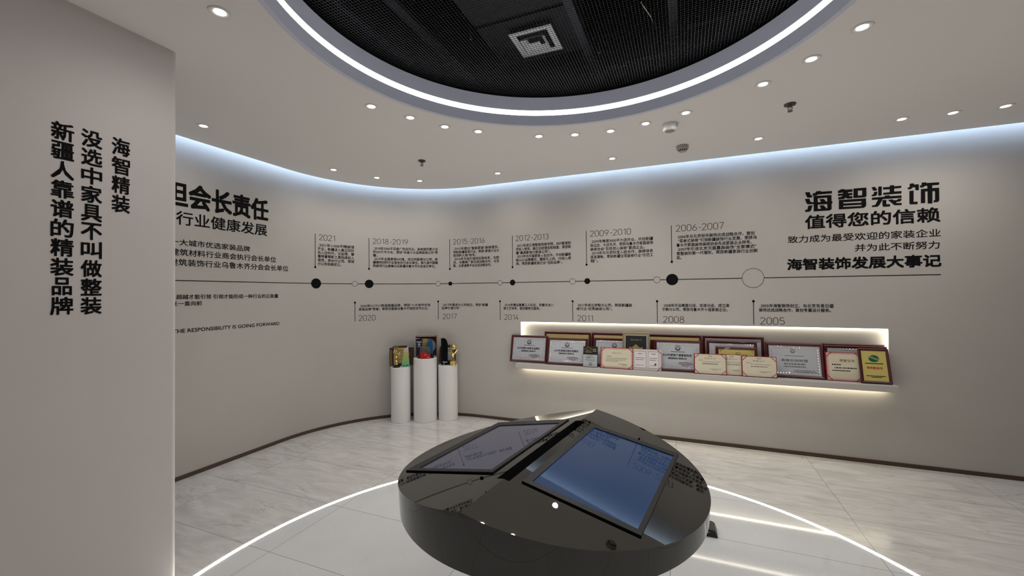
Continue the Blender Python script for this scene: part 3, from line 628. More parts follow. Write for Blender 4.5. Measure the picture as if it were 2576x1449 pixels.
def build_trophies():
    # left plinth
    a = on_plinth(PL, 'award_plaque', 'wide dark walnut plaque standing behind the star trophy', 'plaque', 0.010, 0.064, HL)
    MB().box(-0.155, 0.155, 0, 0.018, 0, 0.235).build('board', M['wood'], a, bevel=0.003)
    MB().box(-0.142, -0.128, -0.003, -0.0002, 0.01, 0.21).build('inlay', M['print_gold'], a)
    MB().box(0.092, 0.099, -0.005, -0.0002, 0.13, 0.175).build('clip', M['pale_gold'], a)
    a = on_plinth(PL, 'award_plaque', 'walnut plaque with cut corners and gold plate behind the star trophy', 'plaque', -0.008, 0.036, HL)
    c = 0.028; W2, Hh = 0.108, 0.262
    MB().prism([(-W2+c, 0), (W2-c, 0), (W2, c), (W2, Hh-c), (W2-c, Hh), (-W2+c, Hh), (-W2, Hh-c), (-W2, c)], 0, 0.016).build('board', M['wood'], a, bevel=0.002)
    p = MB().box(-0.078, 0.078, -0.003, -0.0002, 0.035, 0.235).build('plate', M['gold_plate'], a)
    b = MB(); fine_print(b, -.04, .05, .175, .006, -.0042, 1); fine_print(b, -.055, .06, .15, .005, -.0042, 2); fine_print(b, -.05, .05, .125, .013, -.0042, 3, 1.2); fine_print(b, -.05, .055, .09, .005, -.0042, 4)
    b.build('engraving', M['print_grey'], a)
    b = MB(); q = [(0.032*math.cos(2*PI*k/24), 0.205+0.010*math.sin(2*PI*k/24)) for k in range(24)]; q2 = [(0.024*math.cos(2*PI*k/24), 0.205+0.006*math.sin(2*PI*k/24)) for k in range(24)]
    for k in range(24): j = (k+1) % 24; b.poly([(q[k][0], -.0042, q[k][1]), (q[j][0], -.0042, q[j][1]), (q2[j][0], -.0042, q2[j][1]), (q2[k][0], -.0042, q2[k][1])])
    b.build('emblem', M['print'], a)
    a = on_plinth(PL, 'star_trophy', 'golden figure trophy raising a star on a black base, on the left plinth', 'trophy', -0.052, -0.050, HL)
    b = MB(); b.lathe([(0, 0), (.046, 0), (.046, .014), (.040, .020), (.036, .022), (.036, .030), (.030, .036), (0, .036)], 6); b.build('base', M['black_gloss'], a)
    b = MB(); b.lathe([(0, .036), (.026, .036), (.026, .075), (.022, .080), (.017, .105), (.020, .135), (.024, .160), (.018, .178), (.0, .182)], 20)
    b.sphere((0, 0, .197), .014, 12); b.tube([(-.020, 0, .165), (-.034, 0, .185), (-.024, 0, .215), (-.008, 0, .232)], [.008, .007, .006, .005]); b.tube([(.020, 0, .165), (.040, 0, .178), (.028, -.004, .208), (.010, 0, .232)], [.008, .007, .006, .005])
    b.tube([(.018, 0, .150), (.036, -.01, .140), (.042, -.014, .165)], [.006, .005, .004]); b.build('figure', M['gold'], a, smooth=True)
    s = [(x, z+.248) for x, z in star(.036, .016)]; MB().prism(s, -.007, .007).build('star', M['gold'], a)
    a = on_plinth(PL, 'crystal_award', 'green and yellow crystal award with a slanted top on the left plinth', 'trophy', 0.062, -0.048, HL)
    MB().prism([(-.052, 0), (.052, 0), (.036, .262), (.010, .247), (-.018, .230), (-.034, .12)], -.016, .016).build('block', M['gradient'], a, bevel=0.003)
    b = MB(); b.box(-.030, -.018, -.0172, -.0163, .014, .030); b.box(.005, .034, -.0172, -.0163, .016, .027); b.build('print', M['green'], a)
    # middle plinth
    a = on_plinth(PM, 'display_case', 'open brown presentation case with a round silver plate inside, on the tallest plinth', 'case', 0.016, 0.062, HM+0.004)
    b = MB(); t_ = .009; w2, hh, d = .139, .270, .075
    b.box(-w2, w2, d-.006, d, 0, hh); b.box(-w2, -w2+t_, -.02, d, 0, hh); b.box(w2-t_, w2, -.02, d, 0, hh); b.box(-w2, w2, -.02, d, 0, t_); b.box(-w2, w2, -.02, d, hh-t_, hh)
    b.build('case', M['board'], a)
    MB().box(-w2+t_, w2-t_, d-.012, d-.0065, t_, hh-t_).build('lining', M['wood'], a)
    b = MB().lathe([(0, 0), (.085, 0), (.098, .010), (.099, .012), (.085, .006), (0, .005)], 48); b.map(lambda x, y, z: (x+.022, d-.014-z, y+.135)); b.build('plate', M['silver'], a, smooth=True)
    MB().box(.06, .135, -.024, -.0205, .000, .008).build('clasp', M['chrome'], a)
    a = on_plinth(PM, 'crystal_award', 'navy blue trapezoid award at the left of the presentation case', 'trophy', -0.074, 0.006, HM)
    MB().prism([(-.020, 0), (.030, 0), (.040, .245), (.030, .258), (-.038, .252), (-.040, .240)], -.012, .012).build('block', M['navy'], a, bevel=0.003)
    b = MB(); fine_print(b, -.032, .028, .205, .010, -.0128, 5, .1); fine_print(b, -.015, .013, .180, .012, -.0128, 6, .1); fine_print(b, -.022, .018, .163, .006, -.0128, 7); fine_print(b, -.022, .022, .145, .006, -.0128, 8); b.build('print', M['print_light'], a)
    a = on_plinth(PM, 'crystal_award', 'tall pale gold plaque standing inside the presentation case', 'trophy', -0.008, 0.020, HM)
    MB().prism([(-.040, 0), (.040, 0), (.042, .23), (.028, .246), (-.030, .246), (-.042, .23)], -.004, .004).build('plaque', M['print_gold'], a)
    b = MB(); fine_print(b, -.02, .02, .185, .005, -.0045, 9); fine_print(b, -.025, .025, .13, .006, -.0045, 10); b.build('engraving', M['print'], a)
    a = on_plinth(PM, 'crystal_award', 'blue crystal award with a slanted top inside the presentation case', 'trophy', 0.056, 0.004, HM)
    MB().prism([(-.026, 0), (.040, 0), (.044, .12), (.034, .222), (.022, .228), (-.030, .205), (-.036, .14)], -.013, .013).build('block', M['blue'], a, bevel=0.003)
    a = on_plinth(PM, 'crystal_award', 'clear crystal block between the blue award and the red house award', 'trophy', -0.002, -0.032, HM)
    MB().prism([(-.060, 0), (.060, 0), (.072, .05), (.060, .145), (-.060, .145), (-.072, .05)], -.010, .010).build('block', M['glass'], a, bevel=0.003)
    b = MB(); fine_print(b, -.045, .05, .125, .008, .0, 11); fine_print(b, -.045, .05, .108, .008, .0, 12); b.build('engraving', M['print'], a)
    MB().box(-.058, .058, -.0095, .0095, .0, .055).build('base', M['pale_crystal'], a)
    a = on_plinth(PM, 'wooden_block', 'small dark wooden block behind the red house award', 'block', -0.072, -0.050, HM)
    MB().box(-.022, .022, -.012, .012, 0, .050).build('block', M['wood'], a, bevel=0.002)
    a = on_plinth(PM, 'black_award', 'low black sculpted award at the right behind the red house award', 'trophy', 0.074, -0.054, HM)
    MB().prism([(-.050, 0), (.034, 0), (.036, .030), (.024, .046), (-.010, .058), (-.050, .062)], -.012, .012).build('block', M['black_gloss'], a, bevel=0.004)
    a = on_plinth(PM, 'house_award', 'red house shaped award at the front of the tallest plinth', 'trophy', 0.000, -0.100, HM)
    MB().prism([(-.060, 0), (.060, 0), (.064, .006), (.064, .062), (.020, .066), (.004, .074), (-.016, .098), (-.024, .092), (-.032, .108), (-.058, .066), (-.063, .060)], -.011, .011).build('block', M['red'], a, bevel=0.003)
    b = MB(); fine_print(b, -.008, .010, .050, .007, -.0118, 13, .05); fine_print(b, .022, .052, .018, .005, -.0118, 14); b.build('print', M['print_light'], a)
    # right plinth
    a = on_plinth(PR_, 'award_plaque', 'dark walnut plaque with cut corners behind the black obelisk', 'plaque', 0.000, 0.050, HR)
    MB().prism([(-.085, 0), (.085, 0), (.108, .035), (.104, .215), (.075, .250), (-.075, .250), (-.106, .215), (-.112, .035)], 0, .018).build('board', M['wood'], a, bevel=0.002)
    MB().box(-.030, .060, -.003, -.0002, .05, .215).build('plate', M['silver'], a)
    b = MB(); fine_print(b, -.02, .05, .185, .008, -.0036, 15); fine_print(b, -.02, .05, .165, .006, -.0036, 16); fine_print(b, -.01, .04, .14, .006, -.0036, 17); b.build('engraving', M['print'], a)
    a = on_plinth(PR_, 'obelisk_award', 'tall black obelisk award with a slanted top on the right plinth', 'trophy', -0.038, -0.020, HR)
    MB().prism([(-.046, 0), (.060, 0), (.060, .050), (.034, .060), (.038, .270), (.020, .330), (-.008, .352), (-.050, .347)], -.030, .030).build('block', M['black_gloss'], a, bevel=0.003)
    b = MB(); fine_print(b, -.028, -.018, .052, .004, -.0308, 18); fine_print(b, -.028, .030, .040, .009, -.0308, 19, .15); fine_print(b, -.028, -.006, .014, .007, -.0308, 20, .15); b.build('print', M['print_light'], a)
    a = on_plinth(PR_, 'hand_trophy', 'golden trophy of hands lifting a globe on the right plinth', 'trophy', 0.062, -0.070, HR)
    b = MB(); b.lathe([(0, 0), (.042, 0), (.042, .010), (.036, .014), (.040, .030), (.044, .048), (.038, .056), (.022, .060), (0, .060)], 12); b.build('base', M['gold'], a)
    b = MB(); b.lathe([(.022, .060), (.017, .090), (.018, .120), (.022, .140), (.016, .152), (0, .156)], 16)
    for pts in ([(-.012, 0, .130), (-.036, 0, .152), (-.060, 0, .168)], [(-.008, 0, .140), (-.026, -.008, .168), (-.036, -.01, .180)], [(-.004, 0, .145), (-.010, -.008, .172), (-.014, -.012, .186)], [(.010, 0, .140), (.028, 0, .166), (.040, 0, .184)], [(.012, 0, .140), (.040, 0, .178), (.056, 0, .196)], [(.004, -.004, .145), (.012, -.006, .172), (.004, -.004, .200)]):
        b.tube(pts, [.009, .007, .005])
    b.tube([(-.004, 0, .195), (-.022, 0, .235), (-.038, 0, .278)], [.006, .005, .003]); b.build('hands', M['gold'], a, smooth=True)
    b = MB().sphere((.010, 0, .232), .036, 18); b.tube([(.046*math.cos(x), .03*math.sin(x), .232+.02*math.cos(x)) for x in [2*PI*k/20 for k in range(21)]], .0035); b.map(lambda x, y, z: (x+.002, y, z)); b.build('globe', M['gold'], a, smooth=True)
build_trophies()

# ------------------------------------------------------------------ framed awards and certificates on the ledge
SHELF = 0.7745
FR_ = {'F1':(-2.024,-1.543,4.842,0.24,0.333),'F2':(-1.541,-1.049,4.815,0.30,0.320),'F3':(-1.612,-1.030,4.930,0.15,0.379),'F4':(-1.020,-0.395,4.930,0.15,0.382),
 'F5':(-0.389,0.177,4.930,0.15,0.382),'F6':(-0.987,-0.504,4.862,0.26,0.330),'P1':(-0.646,-0.352,4.812,0.18,0.408),'P2':(-1.085,-0.919,4.784,0.20,0.235),
 'B1':(-0.885,-0.526,4.782,0.20,0.234),'B2':(-0.523,-0.230,4.784,0.18,0.229),'F7':(-0.308,0.178,4.816,0.23,0.334),'F5b':(-0.352,-0.310,4.86,0.2,0.328),
 'F8':(0.185,0.765,4.945,0.15,0.382),'F9':(0.220,0.692,4.862,0.24,0.340),'F10':(0.304,0.687,4.822,0.22,0.284),'B3':(0.093,0.398,4.782,0.20,0.209),
 'B4':(0.301,0.593,4.800,0.20,0.211),'B5':(0.534,0.842,4.782,0.20,0.206),'F11':(0.766,1.251,4.845,0.28,0.341),'F11b':(0.775,1.259,4.945,0.15,0.335),
 'F12':(1.267,1.755,4.950,0.15,0.340),'F12b':(1.265,1.755,4.892,0.20,0.329),'B6':(1.256,1.536,4.845,0.20,0.270),'F13':(1.510,1.738,4.796,0.28,0.322)}
def stand(key, name, label, cat, thick, group=None):
    x0, x1, yb, lean, h = FR_[key]; a = math.atan(lean)
    t = thing(name, label, cat, ((x0+x1)/2, yb, SHELF + thick*math.sin(a)), 0, group); t.rotation_euler = (-a, 0, 0)
    return t, x1-x0, h
def flat_text(parent, body, xc, zc, h, wd, m, y, name='lettering', bold=0.0):
    vs, fs = text_mesh(body); vs = fit(vs, xc-wd/2, xc+wd/2, zc-h/2, zc+h/2)
    V, F = embolden(vs, fs, bold, 4) if bold else (vs, fs)
    b = MB().faces([(v[0], y-(v[2] if len(v) > 2 else 0), v[1]) for v in V], F); return b.build(name, M[m], parent)
def moulding(t, w, h, th=0.020, bw=0.027, m='mahogany'):
    O = [(-w/2, 0), (w/2, 0), (w/2, h), (-w/2, h)]; I = [(-w/2+bw, bw), (w/2-bw, bw), (w/2-bw, h-bw), (-w/2+bw, h-bw)]
    Mid = [(-w/2+bw*.35, bw*.35), (w/2-bw*.35, bw*.35), (w/2-bw*.35, h-bw*.35), (-w/2+bw*.35, h-bw*.35)]
    vs = [(x, th, z) for x, z in O] + [(x, .003, z) for x, z in O] + [(x, -.004, z) for x, z in Mid] + [(x, .006, z) for x, z in I] + [(x, th, z) for x, z in I]; fs = []
    for a in (0, 4, 8, 12):
        for i in range(4): j = (i+1) % 4; fs.append((a+i, a+j, a+4+j, a+4+i))
    for i in range(4): j = (i+1) % 4; fs.append((16+i, 16+j, j, i))
    b = MB().faces(vs, fs); b.build('frame', M[m], t)
    return -w/2+bw, w/2-bw, bw, h-bw
def plate_in(t, x0, x1, z0, z1, m, y=0.0085, name='plate'):
    return MB().box(x0, x1, y, y+.006, z0, z1).build(name, M[m], t)
def rope_border(t, x0, x1, z0, z1, y=.0085, seed=1, dens=.024, m='silver_hi'):
    r = random.Random(seed); b = MB()
    def tick(x, z, ang, ln, wd):
        c, s = math.cos(ang), math.sin(ang)
        p = [(-ln/2, -wd/2), (ln/2, -wd/2), (ln/2, wd/2), (-ln/2, wd/2)]; top = [(x+a*c-d*s, z+a*s+d*c) for a, d in p]
        b.faces([(u, y, v) for u, v in top] + [(x+(u-x)*.6, y-.0022, z+(v-z)*.6) for u, v in top], [(4, 5, 6, 7), (0, 1, 5, 4), (1, 2, 6, 5), (2, 3, 7, 6), (3, 0, 4, 7)])
    n = int((x1-x0)/dens)
    for k in range(n):
        x = x0 + .012 + (x1-x0-.024)*k/(n-1); a = 2.2 - 1.3*k/(n-1)
        tick(x, z1-.012, a, .021, .008); tick(x, z0+.012, PI-a, .021, .008)
    n = int((z1-z0)/dens)
    for k in range(1, n-1):
        z = z0 + .012 + (z1-z0-.024)*k/(n-1); tick(x0+.011, z, .3, .018, .008); tick(x1-.011, z, PI-.3, .018, .008)
    o = b.build('embossed_border', M[m], t); b = MB(); i = .026; wd = .0012
    for u0, u1, v0, v1 in ((x0+i, x1-i, z0+i, z0+i+wd), (x0+i, x1-i, z1-i-wd, z1-i), (x0+i, x0+i+wd, z0+i, z1-i), (x1-i-wd, x1-i, z0+i, z1-i)): b.poly([(u0, y-.0005, v0), (u1, y-.0005, v0), (u1, y-.0005, v1), (u0, y-.0005, v1)])
    if m == 'silver_hi': b.build('border_line', M['print_grey'], t)
    return o
def badge(t, xc, zc, r, y, dark='print', n=36):
    b = MB()
    def ann(r0, r1, a0=0, a1=2*PI):
        for k in range(n):
            p, q = a0+(a1-a0)*k/n, a0+(a1-a0)*(k+1)/n
            b.poly([(xc+r1*math.cos(p), y, zc+r1*math.sin(p)), (xc+r1*math.cos(q), y, zc+r1*math.sin(q)), (xc+r0*math.cos(q), y, zc+r0*math.sin(q)), (xc+r0*math.cos(p), y, zc+r0*math.sin(p))])
    ann(.93*r, r); ann(.62*r, .86*r, PI, 2*PI); ann(.50*r, .60*r); ann(.70*r, .78*r, .2, PI-.2)
    b.poly([(xc-.30*r, y, zc-.02*r), (xc-.18*r, y, zc-.02*r), (xc, y, zc+.20*r), (xc, y, zc+.32*r)]); b.poly([(xc, y, zc+.32*r), (xc, y, zc+.20*r), (xc+.18*r, y, zc-.02*r), (xc+.30*r, y, zc-.02*r)])
    b.poly([(xc-.14*r, y, zc-.28*r), (xc-.04*r, y, zc-.28*r), (xc-.04*r, y, zc+.04*r), (xc-.14*r, y, zc+.04*r)])
    return b.build('emblem', M[dark], t)
def award_2024(key, title, label, seed, full=True):
    t, w, h = stand(key, 'framed_award', label, 'framed award', .020, 'framed awards on the ledge'); x0, x1, z0, z1 = moulding(t, w, h)
    plate_in(t, x0-.001, x1+.001, z0-.001, z1+.001, 'silver'); rope_border(t, x0, x1, z0, z1, seed=seed)
    y = .0075; badge(t, 0.0, z0+(z1-z0)*.80, .030, y)
    b = MB(); fine_print(b, -.072, .074, z0+(z1-z0)*.655, .0055, y, seed)
    if full:
        fine_print(b, .008, .135, z0+(z1-z0)*.245, .0055, y, seed+1); fine_print(b, .008, .150, z0+(z1-z0)*.195, .0055, y, seed+2); fine_print(b, .035, .115, z0+(z1-z0)*.145, .0045, y, seed+3)
    b.build('fine_print', M['print'], t)
    flat_text(t, title, -.008, z0+(z1-z0)*.525, .027, .295, 'print', y, bold=.0007)
    flat_text(t, '新疆海智装饰工程有限公司', -.006, z0+(z1-z0)*.40, .019, .185, 'print', y, bold=.0005)
    b = MB(); n = 30; cx_, cz_ = .078, z0+(z1-z0)*.19
    for k in range(n):
        p, q = 2*PI*k/n, 2*PI*(k+1)/n; b.poly([(cx_+.026*math.cos(p), y-.0005, cz_+.026*math.sin(p)), (cx_+.026*math.cos(q), y-.0005, cz_+.026*math.sin(q)), (cx_+.024*math.cos(q), y-.0005, cz_+.024*math.sin(q)), (cx_+.024*math.cos(p), y-.0005, cz_+.024*math.sin(p))])
    b.build('seal', M['print_red'], t)
    return t
def plain_frame(key, label, plate, seed, border=True, m='mahogany', bw=.027):
    t, w, h = stand(key, 'framed_award', label, 'framed award', .020, 'framed awards on the ledge'); x0, x1, z0, z1 = moulding(t, w, h, bw=bw, m=m)
    plate_in(t, x0-.001, x1+.001, z0-.001, z1+.001, plate)
    if border: rope_border(t, x0, x1, z0, z1, seed=seed, m='silver_hi' if plate == 'silver' else 'gold_bright')
    return t, x0, x1, z0, z1
def booklet(key, label, paper, cover, kind, seed):
    t, w, h = stand(key, 'certificate', label, 'certificate', .007, 'certificate folders on the ledge')
    MB().box(-w/2, w/2, 0, .007, 0, h).build('cover', M[cover], t, bevel=.001)
    e = .006; x0, x1, z0, z1 = -w/2+e*1.6, w/2-e, e, h-e
    MB().box(x0, x1, -.0012, -.0001, z0, z1).build('paper', M[paper], t)
    y = -.0020
    if kind != 'double':
        ip = .016; MB().box(x0+ip, x1-ip, -.0017, -.0013, z0+ip*.9, z1-ip*.9).build('inner_paper', M['cream_paper'], t)
        # four corner ribbons
        for sx, sz in ((0, 0), (1, 0), (1, 1), (0, 1)):
            ax = x0 if sx == 0 else x1; az = z0 if sz == 0 else z1; dx = 1 if sx == 0 else -1; dz = 1 if sz == 0 else -1; L = .036; k = .0075
            p = [(ax+dx*L, az), (ax+dx*(L+k), az), (ax, az+dz*(L+k)), (ax, az+dz*L)]
            if dx*dz < 0: p = p[::-1]
            MB().poly([(u, y-.0006, v) for u, v in p]).build('corner_ribbon', M['red_cover'], t)
    return t, x0, x1, z0, z1, y
def build_awards():
    # back row
    t, x0, x1, z0, z1 = plain_frame('F3', 'large gold framed award at the far left of the back row on the ledge', 'gold_plate', 21)
    flat_text(t, '荣誉称号', .0, z1-.062, .030, .13, 'print', .0075, bold=.0008)
    plain_frame('F4', 'large gold framed award behind the silver one and the red certificate', 'gold_plate', 22, False)
    plain_frame('F5', 'large gold framed award in the back row right of the black shield plaque', 'gold_plate', 23, False)
    t, x0, x1, z0, z1 = plain_frame('F8', 'large silver framed award in the back row behind two smaller frames', 'silver', 24, False)
    MB().box(x0+.006, x1-.006, .0065, .0084, z1-.030, z1-.008).build('raised_band', M['silver_hi'], t)
    plain_frame('F11b', 'red framed award showing only its top edge behind the wide silver one', 'silver', 25, False)
    plain_frame('F12', 'dark red frame showing only its top edge at the right end of the back row', 'silver', 26, False)
    # middle row
    award_2024('F1', '2024年度社会责任品牌奖', 'leftmost silver award in a red frame, overhanging the end of the ledge', 31)
    award_2024('F2', '2024年度售后服务保障奖', 'second silver award in a red frame from the left end of the ledge', 32)

    t, x0, x1, z0, z1 = plain_frame('F6', 'silver framed award half hidden behind the first red certificate and black shield plaque', 'silver', 33); badge(t, 0, z0+(z1-z0)*.80, .030, .0075)
    plain_frame('F5b', 'narrow visible gold edged frame between black shield plaque and silver award', 'gold_plate', 34, False)
    award_2024('F7', '2024年度客户满意服务奖', 'silver award with a grey round emblem in the middle of the ledge', 35)
    t, x0, x1, z0, z1 = plain_frame('F9', 'silver framed award behind the small gold one, nested in the large silver frame', 'silver', 36); badge(t, .02, z1-.052, .026, .0075, 'print_grey')
    t, x0, x1, z0, z1 = plain_frame('F10', 'small bright gold framed award above the middle cream certificates', 'gold_bright', 37, False)
    b = MB(); n = 30
    for k in range(n-6):
        p, q = .6+2*PI*k/n, .6+2*PI*(k+1)/n; b.poly([(.02+.026*math.cos(p), .0075, z1-.040+.011*math.sin(p)), (.02+.026*math.cos(q), .0075, z1-.040+.011*math.sin(q)), (.02+.021*math.cos(q), .0075, z1-.040+.0075*math.sin(q)), (.02+.021*math.cos(p), .0075, z1-.040+.0075*math.sin(p))])
    b.build('emblem', M['print'], t)
    b = MB()
    for sx in (-1, 1):
        xx = x0+.012 if sx < 0 else x1-.012
        b.poly([(xx, .0078, z1-.008), (xx-sx*.035, .0078, z1-.008), (xx-sx*.012, .0078, z1-.014), (xx-sx*.004, .0078, z1-.035)][::sx])
    b.build('corner_ornament', M['print_gold'], t)
    t, x0, x1, z0, z1 = plain_frame('F11', 'wide silver framed award with pale grey lettering towards the right end', 'silver', 38); y = .0075
    badge(t, -.01, z1-.050, .022, y, 'print_grey'); flat_text(t, '高管创始联盟', 0, z0+(z1-z0)*.50, .026, .225, 'print_grey', y, bold=.0006)
    b = MB(); fine_print(b, -.085, .085, z0+(z1-z0)*.655, .005, y, 41); fine_print(b, -.09, .09, z0+(z1-z0)*.375, .016, y, 42, .35); fine_print(b, -.09, .09, z0+(z1-z0)*.285, .012, y, 43, .3); fine_print(b, -.005, .165, z0+(z1-z0)*.16, .007, y, 44); fine_print(b, -.02, .185, z0+(z1-z0)*.11, .006, y, 45); b.build('fine_print', M['print_grey'], t)
    plain_frame('F12b', 'silver framed award mostly hidden behind the right red certificate and gold plaque', 'silver', 39)
    t, x0, x1, z0, z1 = plain_frame('F13', 'upright yellow gold plaque with a green round emblem at the right end of the ledge', 'gold_bright', 40, False, bw=.022); y = .0075
    b = MB(); n = 40; cz = z0+(z1-z0)*.74; b.poly([(.0+.040*math.cos(2*PI*k/n), y, cz+.032*math.sin(2*PI*k/n)) for k in range(n)]); em = b.build('emblem', M['green'], t)
    b = MB()
    for k in range(10):
        u0, u1 = -.036+.072*k/10, -.036+.072*(k+1)/10; f = lambda u: cz-.004-.010*math.sin(u/.036*2.2); 
        for o, wd in ((0, .006), (.013, .003)): b.poly([(u0, y-.0006, f(u0)+o), (u1, y-.0006, f(u1)+o), (u1, y-.0006, f(u1)+o+wd), (u0, y-.0006, f(u0)+o+wd)])
    b.build('emblem_wave', M['gold_bright'], t)
    flat_text(t, '常务副会长', 0, z0+(z1-z0)*.43, .023, .118, 'print_red', y, bold=.0006)
    b = MB(); fine_print(b, -.068, .066, z0+(z1-z0)*.575, .008, y, 46, .1); fine_print(b, -.072, .072, z0+(z1-z0)*.165, .007, y, 47, .1); fine_print(b, -.035, .045, z0+(z1-z0)*.125, .006, y, 48, .1); b.build('fine_print', M['print'], t)
    # black shield plaque
    t, w, h = stand('P1', 'shield_plaque', 'tall black plaque with pale gold border and gold shield', 'plaque', .018)
    MB().box(-w/2, w/2, 0, .018, 0, h).build('board', M['pale_gold'], t, bevel=.002)
    MB().box(-w/2+.026, w/2-.026, -.0015, -.0002, .030, h-.030).build('inner_rim', M['silver'], t)
    MB().box(-w/2+.034, w/2-.034, -.003, -.0016, .038, h-.038).build('panel', M['matt_black'], t)
    b = MB(); s = [(-.072, .05), (.072, .05), (.074, .245), (.040, .240), (.0, .275), (-.040, .240), (-.074, .245)]; b.prism(s, -.0055, -.0031); b.build('shield', M['print_gold'], t)
    flat_text(t, '荣获·海智大学', 0, h-.085, .020, .120, 'print_gold', -.0036)
    b = MB(); fine_print(b, -.035, .035, .213, .014, -.006, 51, .2); fine_print(b, -.040, .040, .190, .014, -.006, 52, .2); b.build('fine_print', M['print'], t)
    # small plaque with black top
    t, w, h = stand('P2', 'small_plaque', 'small silver plaque with a black top and gold house outline', 'plaque', .012)
    MB().box(-w/2, w/2, 0, .012, 0, h).build('board', M['matt_black'], t, bevel=.0015)
    MB().box(-w/2+.002, w/2-.002, -.002, -.0002, .003, h*.60).build('plate', M['silver'], t)
    b = MB(); zt = h*.83
    b.tube([(-.070, -.003, zt-.02), (-.070, -.003, zt+.006), (-.020, -.003, zt+.030), (.024, -.003, zt+.004), (.016, -.003, zt-.026), (-.060, -.003, zt-.026)], .0028, 6); b.build('house_outline', M['pale_gold'], t)
    flat_text(t, '海智家', -.024, zt-.006, .022, .060, 'print_gold', -.0012); 
    b = MB(); fine_print(b, .030, .068, zt+.006, .014, -.0012, 53, .15); fine_print(b, .030, .068, zt-.014, .012, -.0012, 54, .15); b.build('gold_print', M['print_gold'], t)
    badge(t, .004, .036, .020, -.003, 'print_grey')
    b = MB(); fine_print(b, -.028, .030, .128, .005, -.003, 55); fine_print(b, -.045, .010, .108, .014, -.003, 56, .25); fine_print(b, .020, .050, .108, .006, -.003, 57); fine_print(b, -.055, .058, .084, .004, -.003, 58); fine_print(b, -.040, .045, .070, .004, -.003, 59); b.build('fine_print', M['print_grey'], t)
    # certificate folders in front
    t, x0, x1, z0, z1, y = booklet('B1', 'red edged certificate with pink guilloche border left of the open white folder', 'pink_paper', 'red_cover', 'single', 61)
    flat_text(t, '荣 誉 证 书', .0, z1-.055, .016, .095, 'print_gold', y-.0002)
    b = MB(); fine_print(b, -.105, -.055, .135, .006, y, 62); fine_print(b, -.11, .12, .115, .006, y, 63, .5); fine_print(b, -.12, .10, .098, .006, y, 64, .5); fine_print(b, -.12, .02, .082, .006, y, 65, .4); fine_print(b, .02, .12, .052, .005, y, 66); fine_print(b, .06, .11, .042, .005, y, 67); b.build('fine_print', M['print_grey'], t)
    t, w, h = stand('B2', 'open_folder', 'open white two-page certificate folder with a dark red seal', 'certificate', .007)
    MB().box(-w/2, w/2, 0, .007, 0, h).build('cover', M['pinkwhite'], t, bevel=.001)
    for k in (-1, 1):
        xa, xb = (-w/2+.004, -.006) if k < 0 else (.006, w/2-.022)
        p = MB().box(xa, xb, -.0012, -.0001, .012, h-.012).build('page', M['white_paper'], t)
        b = MB()
        for (u0, u1, v0, v1) in ((xa+.006, xb-.006, h-.026, h-.022), (xa+.006, xb-.006, .022, .026), (xa+.006, xa+.009, .022, h-.022), (xb-.009, xb-.006, .022, h-.022)): b.poly([(u0, -.0018, v0), (u1, -.0018, v0), (u1, -.0018, v1), (u0, -.0018, v1)])
        fine_print(b, (xa+xb)/2-.022, (xa+xb)/2+.022, h-.050, .008, -.0018, 71+k); fine_print(b, xa+.022, xb-.022, h-.095, .007, -.0018, 74+k, .4); fine_print(b, xa+.022, xb-.028, h-.115, .007, -.0018, 77+k, .4); fine_print(b, xa+.022, xb-.030, .055, .006, -.0018, 81+k, .4); b.build('fine_print', M['print_grey'], p)
    MB().lathe([(0, 0), (.0105, 0), (.0105, .001), (0, .001)], 24).map(lambda x, yy, z: (x+.085, -.0020-z, yy+.070)).build('seal', M['red_cover'], t)
    for z_, s_ in ((0.0, 1), (h, -1)):
        p = [(w/2-.045, z_), (w/2-.036, z_), (w/2-.001, z_+s_*.040), (w/2-.001, z_+s_*.048)]; p = p if s_ > 0 else p[::-1]
        MB().poly([(u, -.0022, v) for u, v in p]).build('corner_ribbon', M['red_cover'], t)
    for key, lab, sd, body in (('B4', 'cream certificate partly covered between the two other cream ones', 81, ''), ('B3', 'left of the three cream certificates with red corner ribbons', 91, ''), ('B5', 'right of the three cream certificates, beside the wide silver award', 101, '')):
        t, x0, x1, z0, z1, y = booklet(key, lab, 'cream_paper', 'red_cover', 'single', sd)
        # pale pink corner pockets
        for sx, sz in ((0, 0), (1, 0), (1, 1), (0, 1)):
            ax = x0 if sx == 0 else x1; az = z0 if sz == 0 else z1; dx = 1 if sx == 0 else -1; dz = 1 if sz == 0 else -1
            p = [(ax, az), (ax+dx*.036, az), (ax, az+dz*.036)]; p = p if dx*dz > 0 else p[::-1]
            MB().poly([(u, y-.0003, v) for u, v in p]).build('corner_pocket', M['pinkwhite'], t)
        flat_text(t, '荣 誉 证 书', .0, z1-.042, .014, .10, 'print_gold', y-.0002)
        b = MB(); fine_print(b, -.018, .022, z1-.018, .006, y, sd+1, .1); fine_print(b, x0+.03, x0+.075, z1-.062, .004, y, sd+2); fine_print(b, x0+.07, x1-.05, z1-.076, .004, y, sd+3); fine_print(b, -.07, .075, z1-.097, .009, y, sd+4, .5 if sd != 91 else .15); fine_print(b, .0, .105, .056, .004, y, sd+5); fine_print(b, .015, .07, .046, .004, y, sd+6)
        b.build('fine_print', M['print_grey'], t)
    t, x0, x1, z0, z1, y = booklet('B6', 'large red certificate with pink border beside the yellow gold plaque', 'pink_paper', 'red_cover', 'single', 111)
    flat_text(t, '荣誉证书', .030, z1-.072, .024, .115, 'print_gold', y-.0002, bold=.0008)
    b = MB(); fine_print(b, -.09, -.02, .152, .011, y, 112, .4); fine_print(b, -.07, .10, .122, .011, y, 113, .4); fine_print(b, -.09, .05, .096, .009, y, 114, .15); b.build('fine_print', M['print'], t)
build_awards()

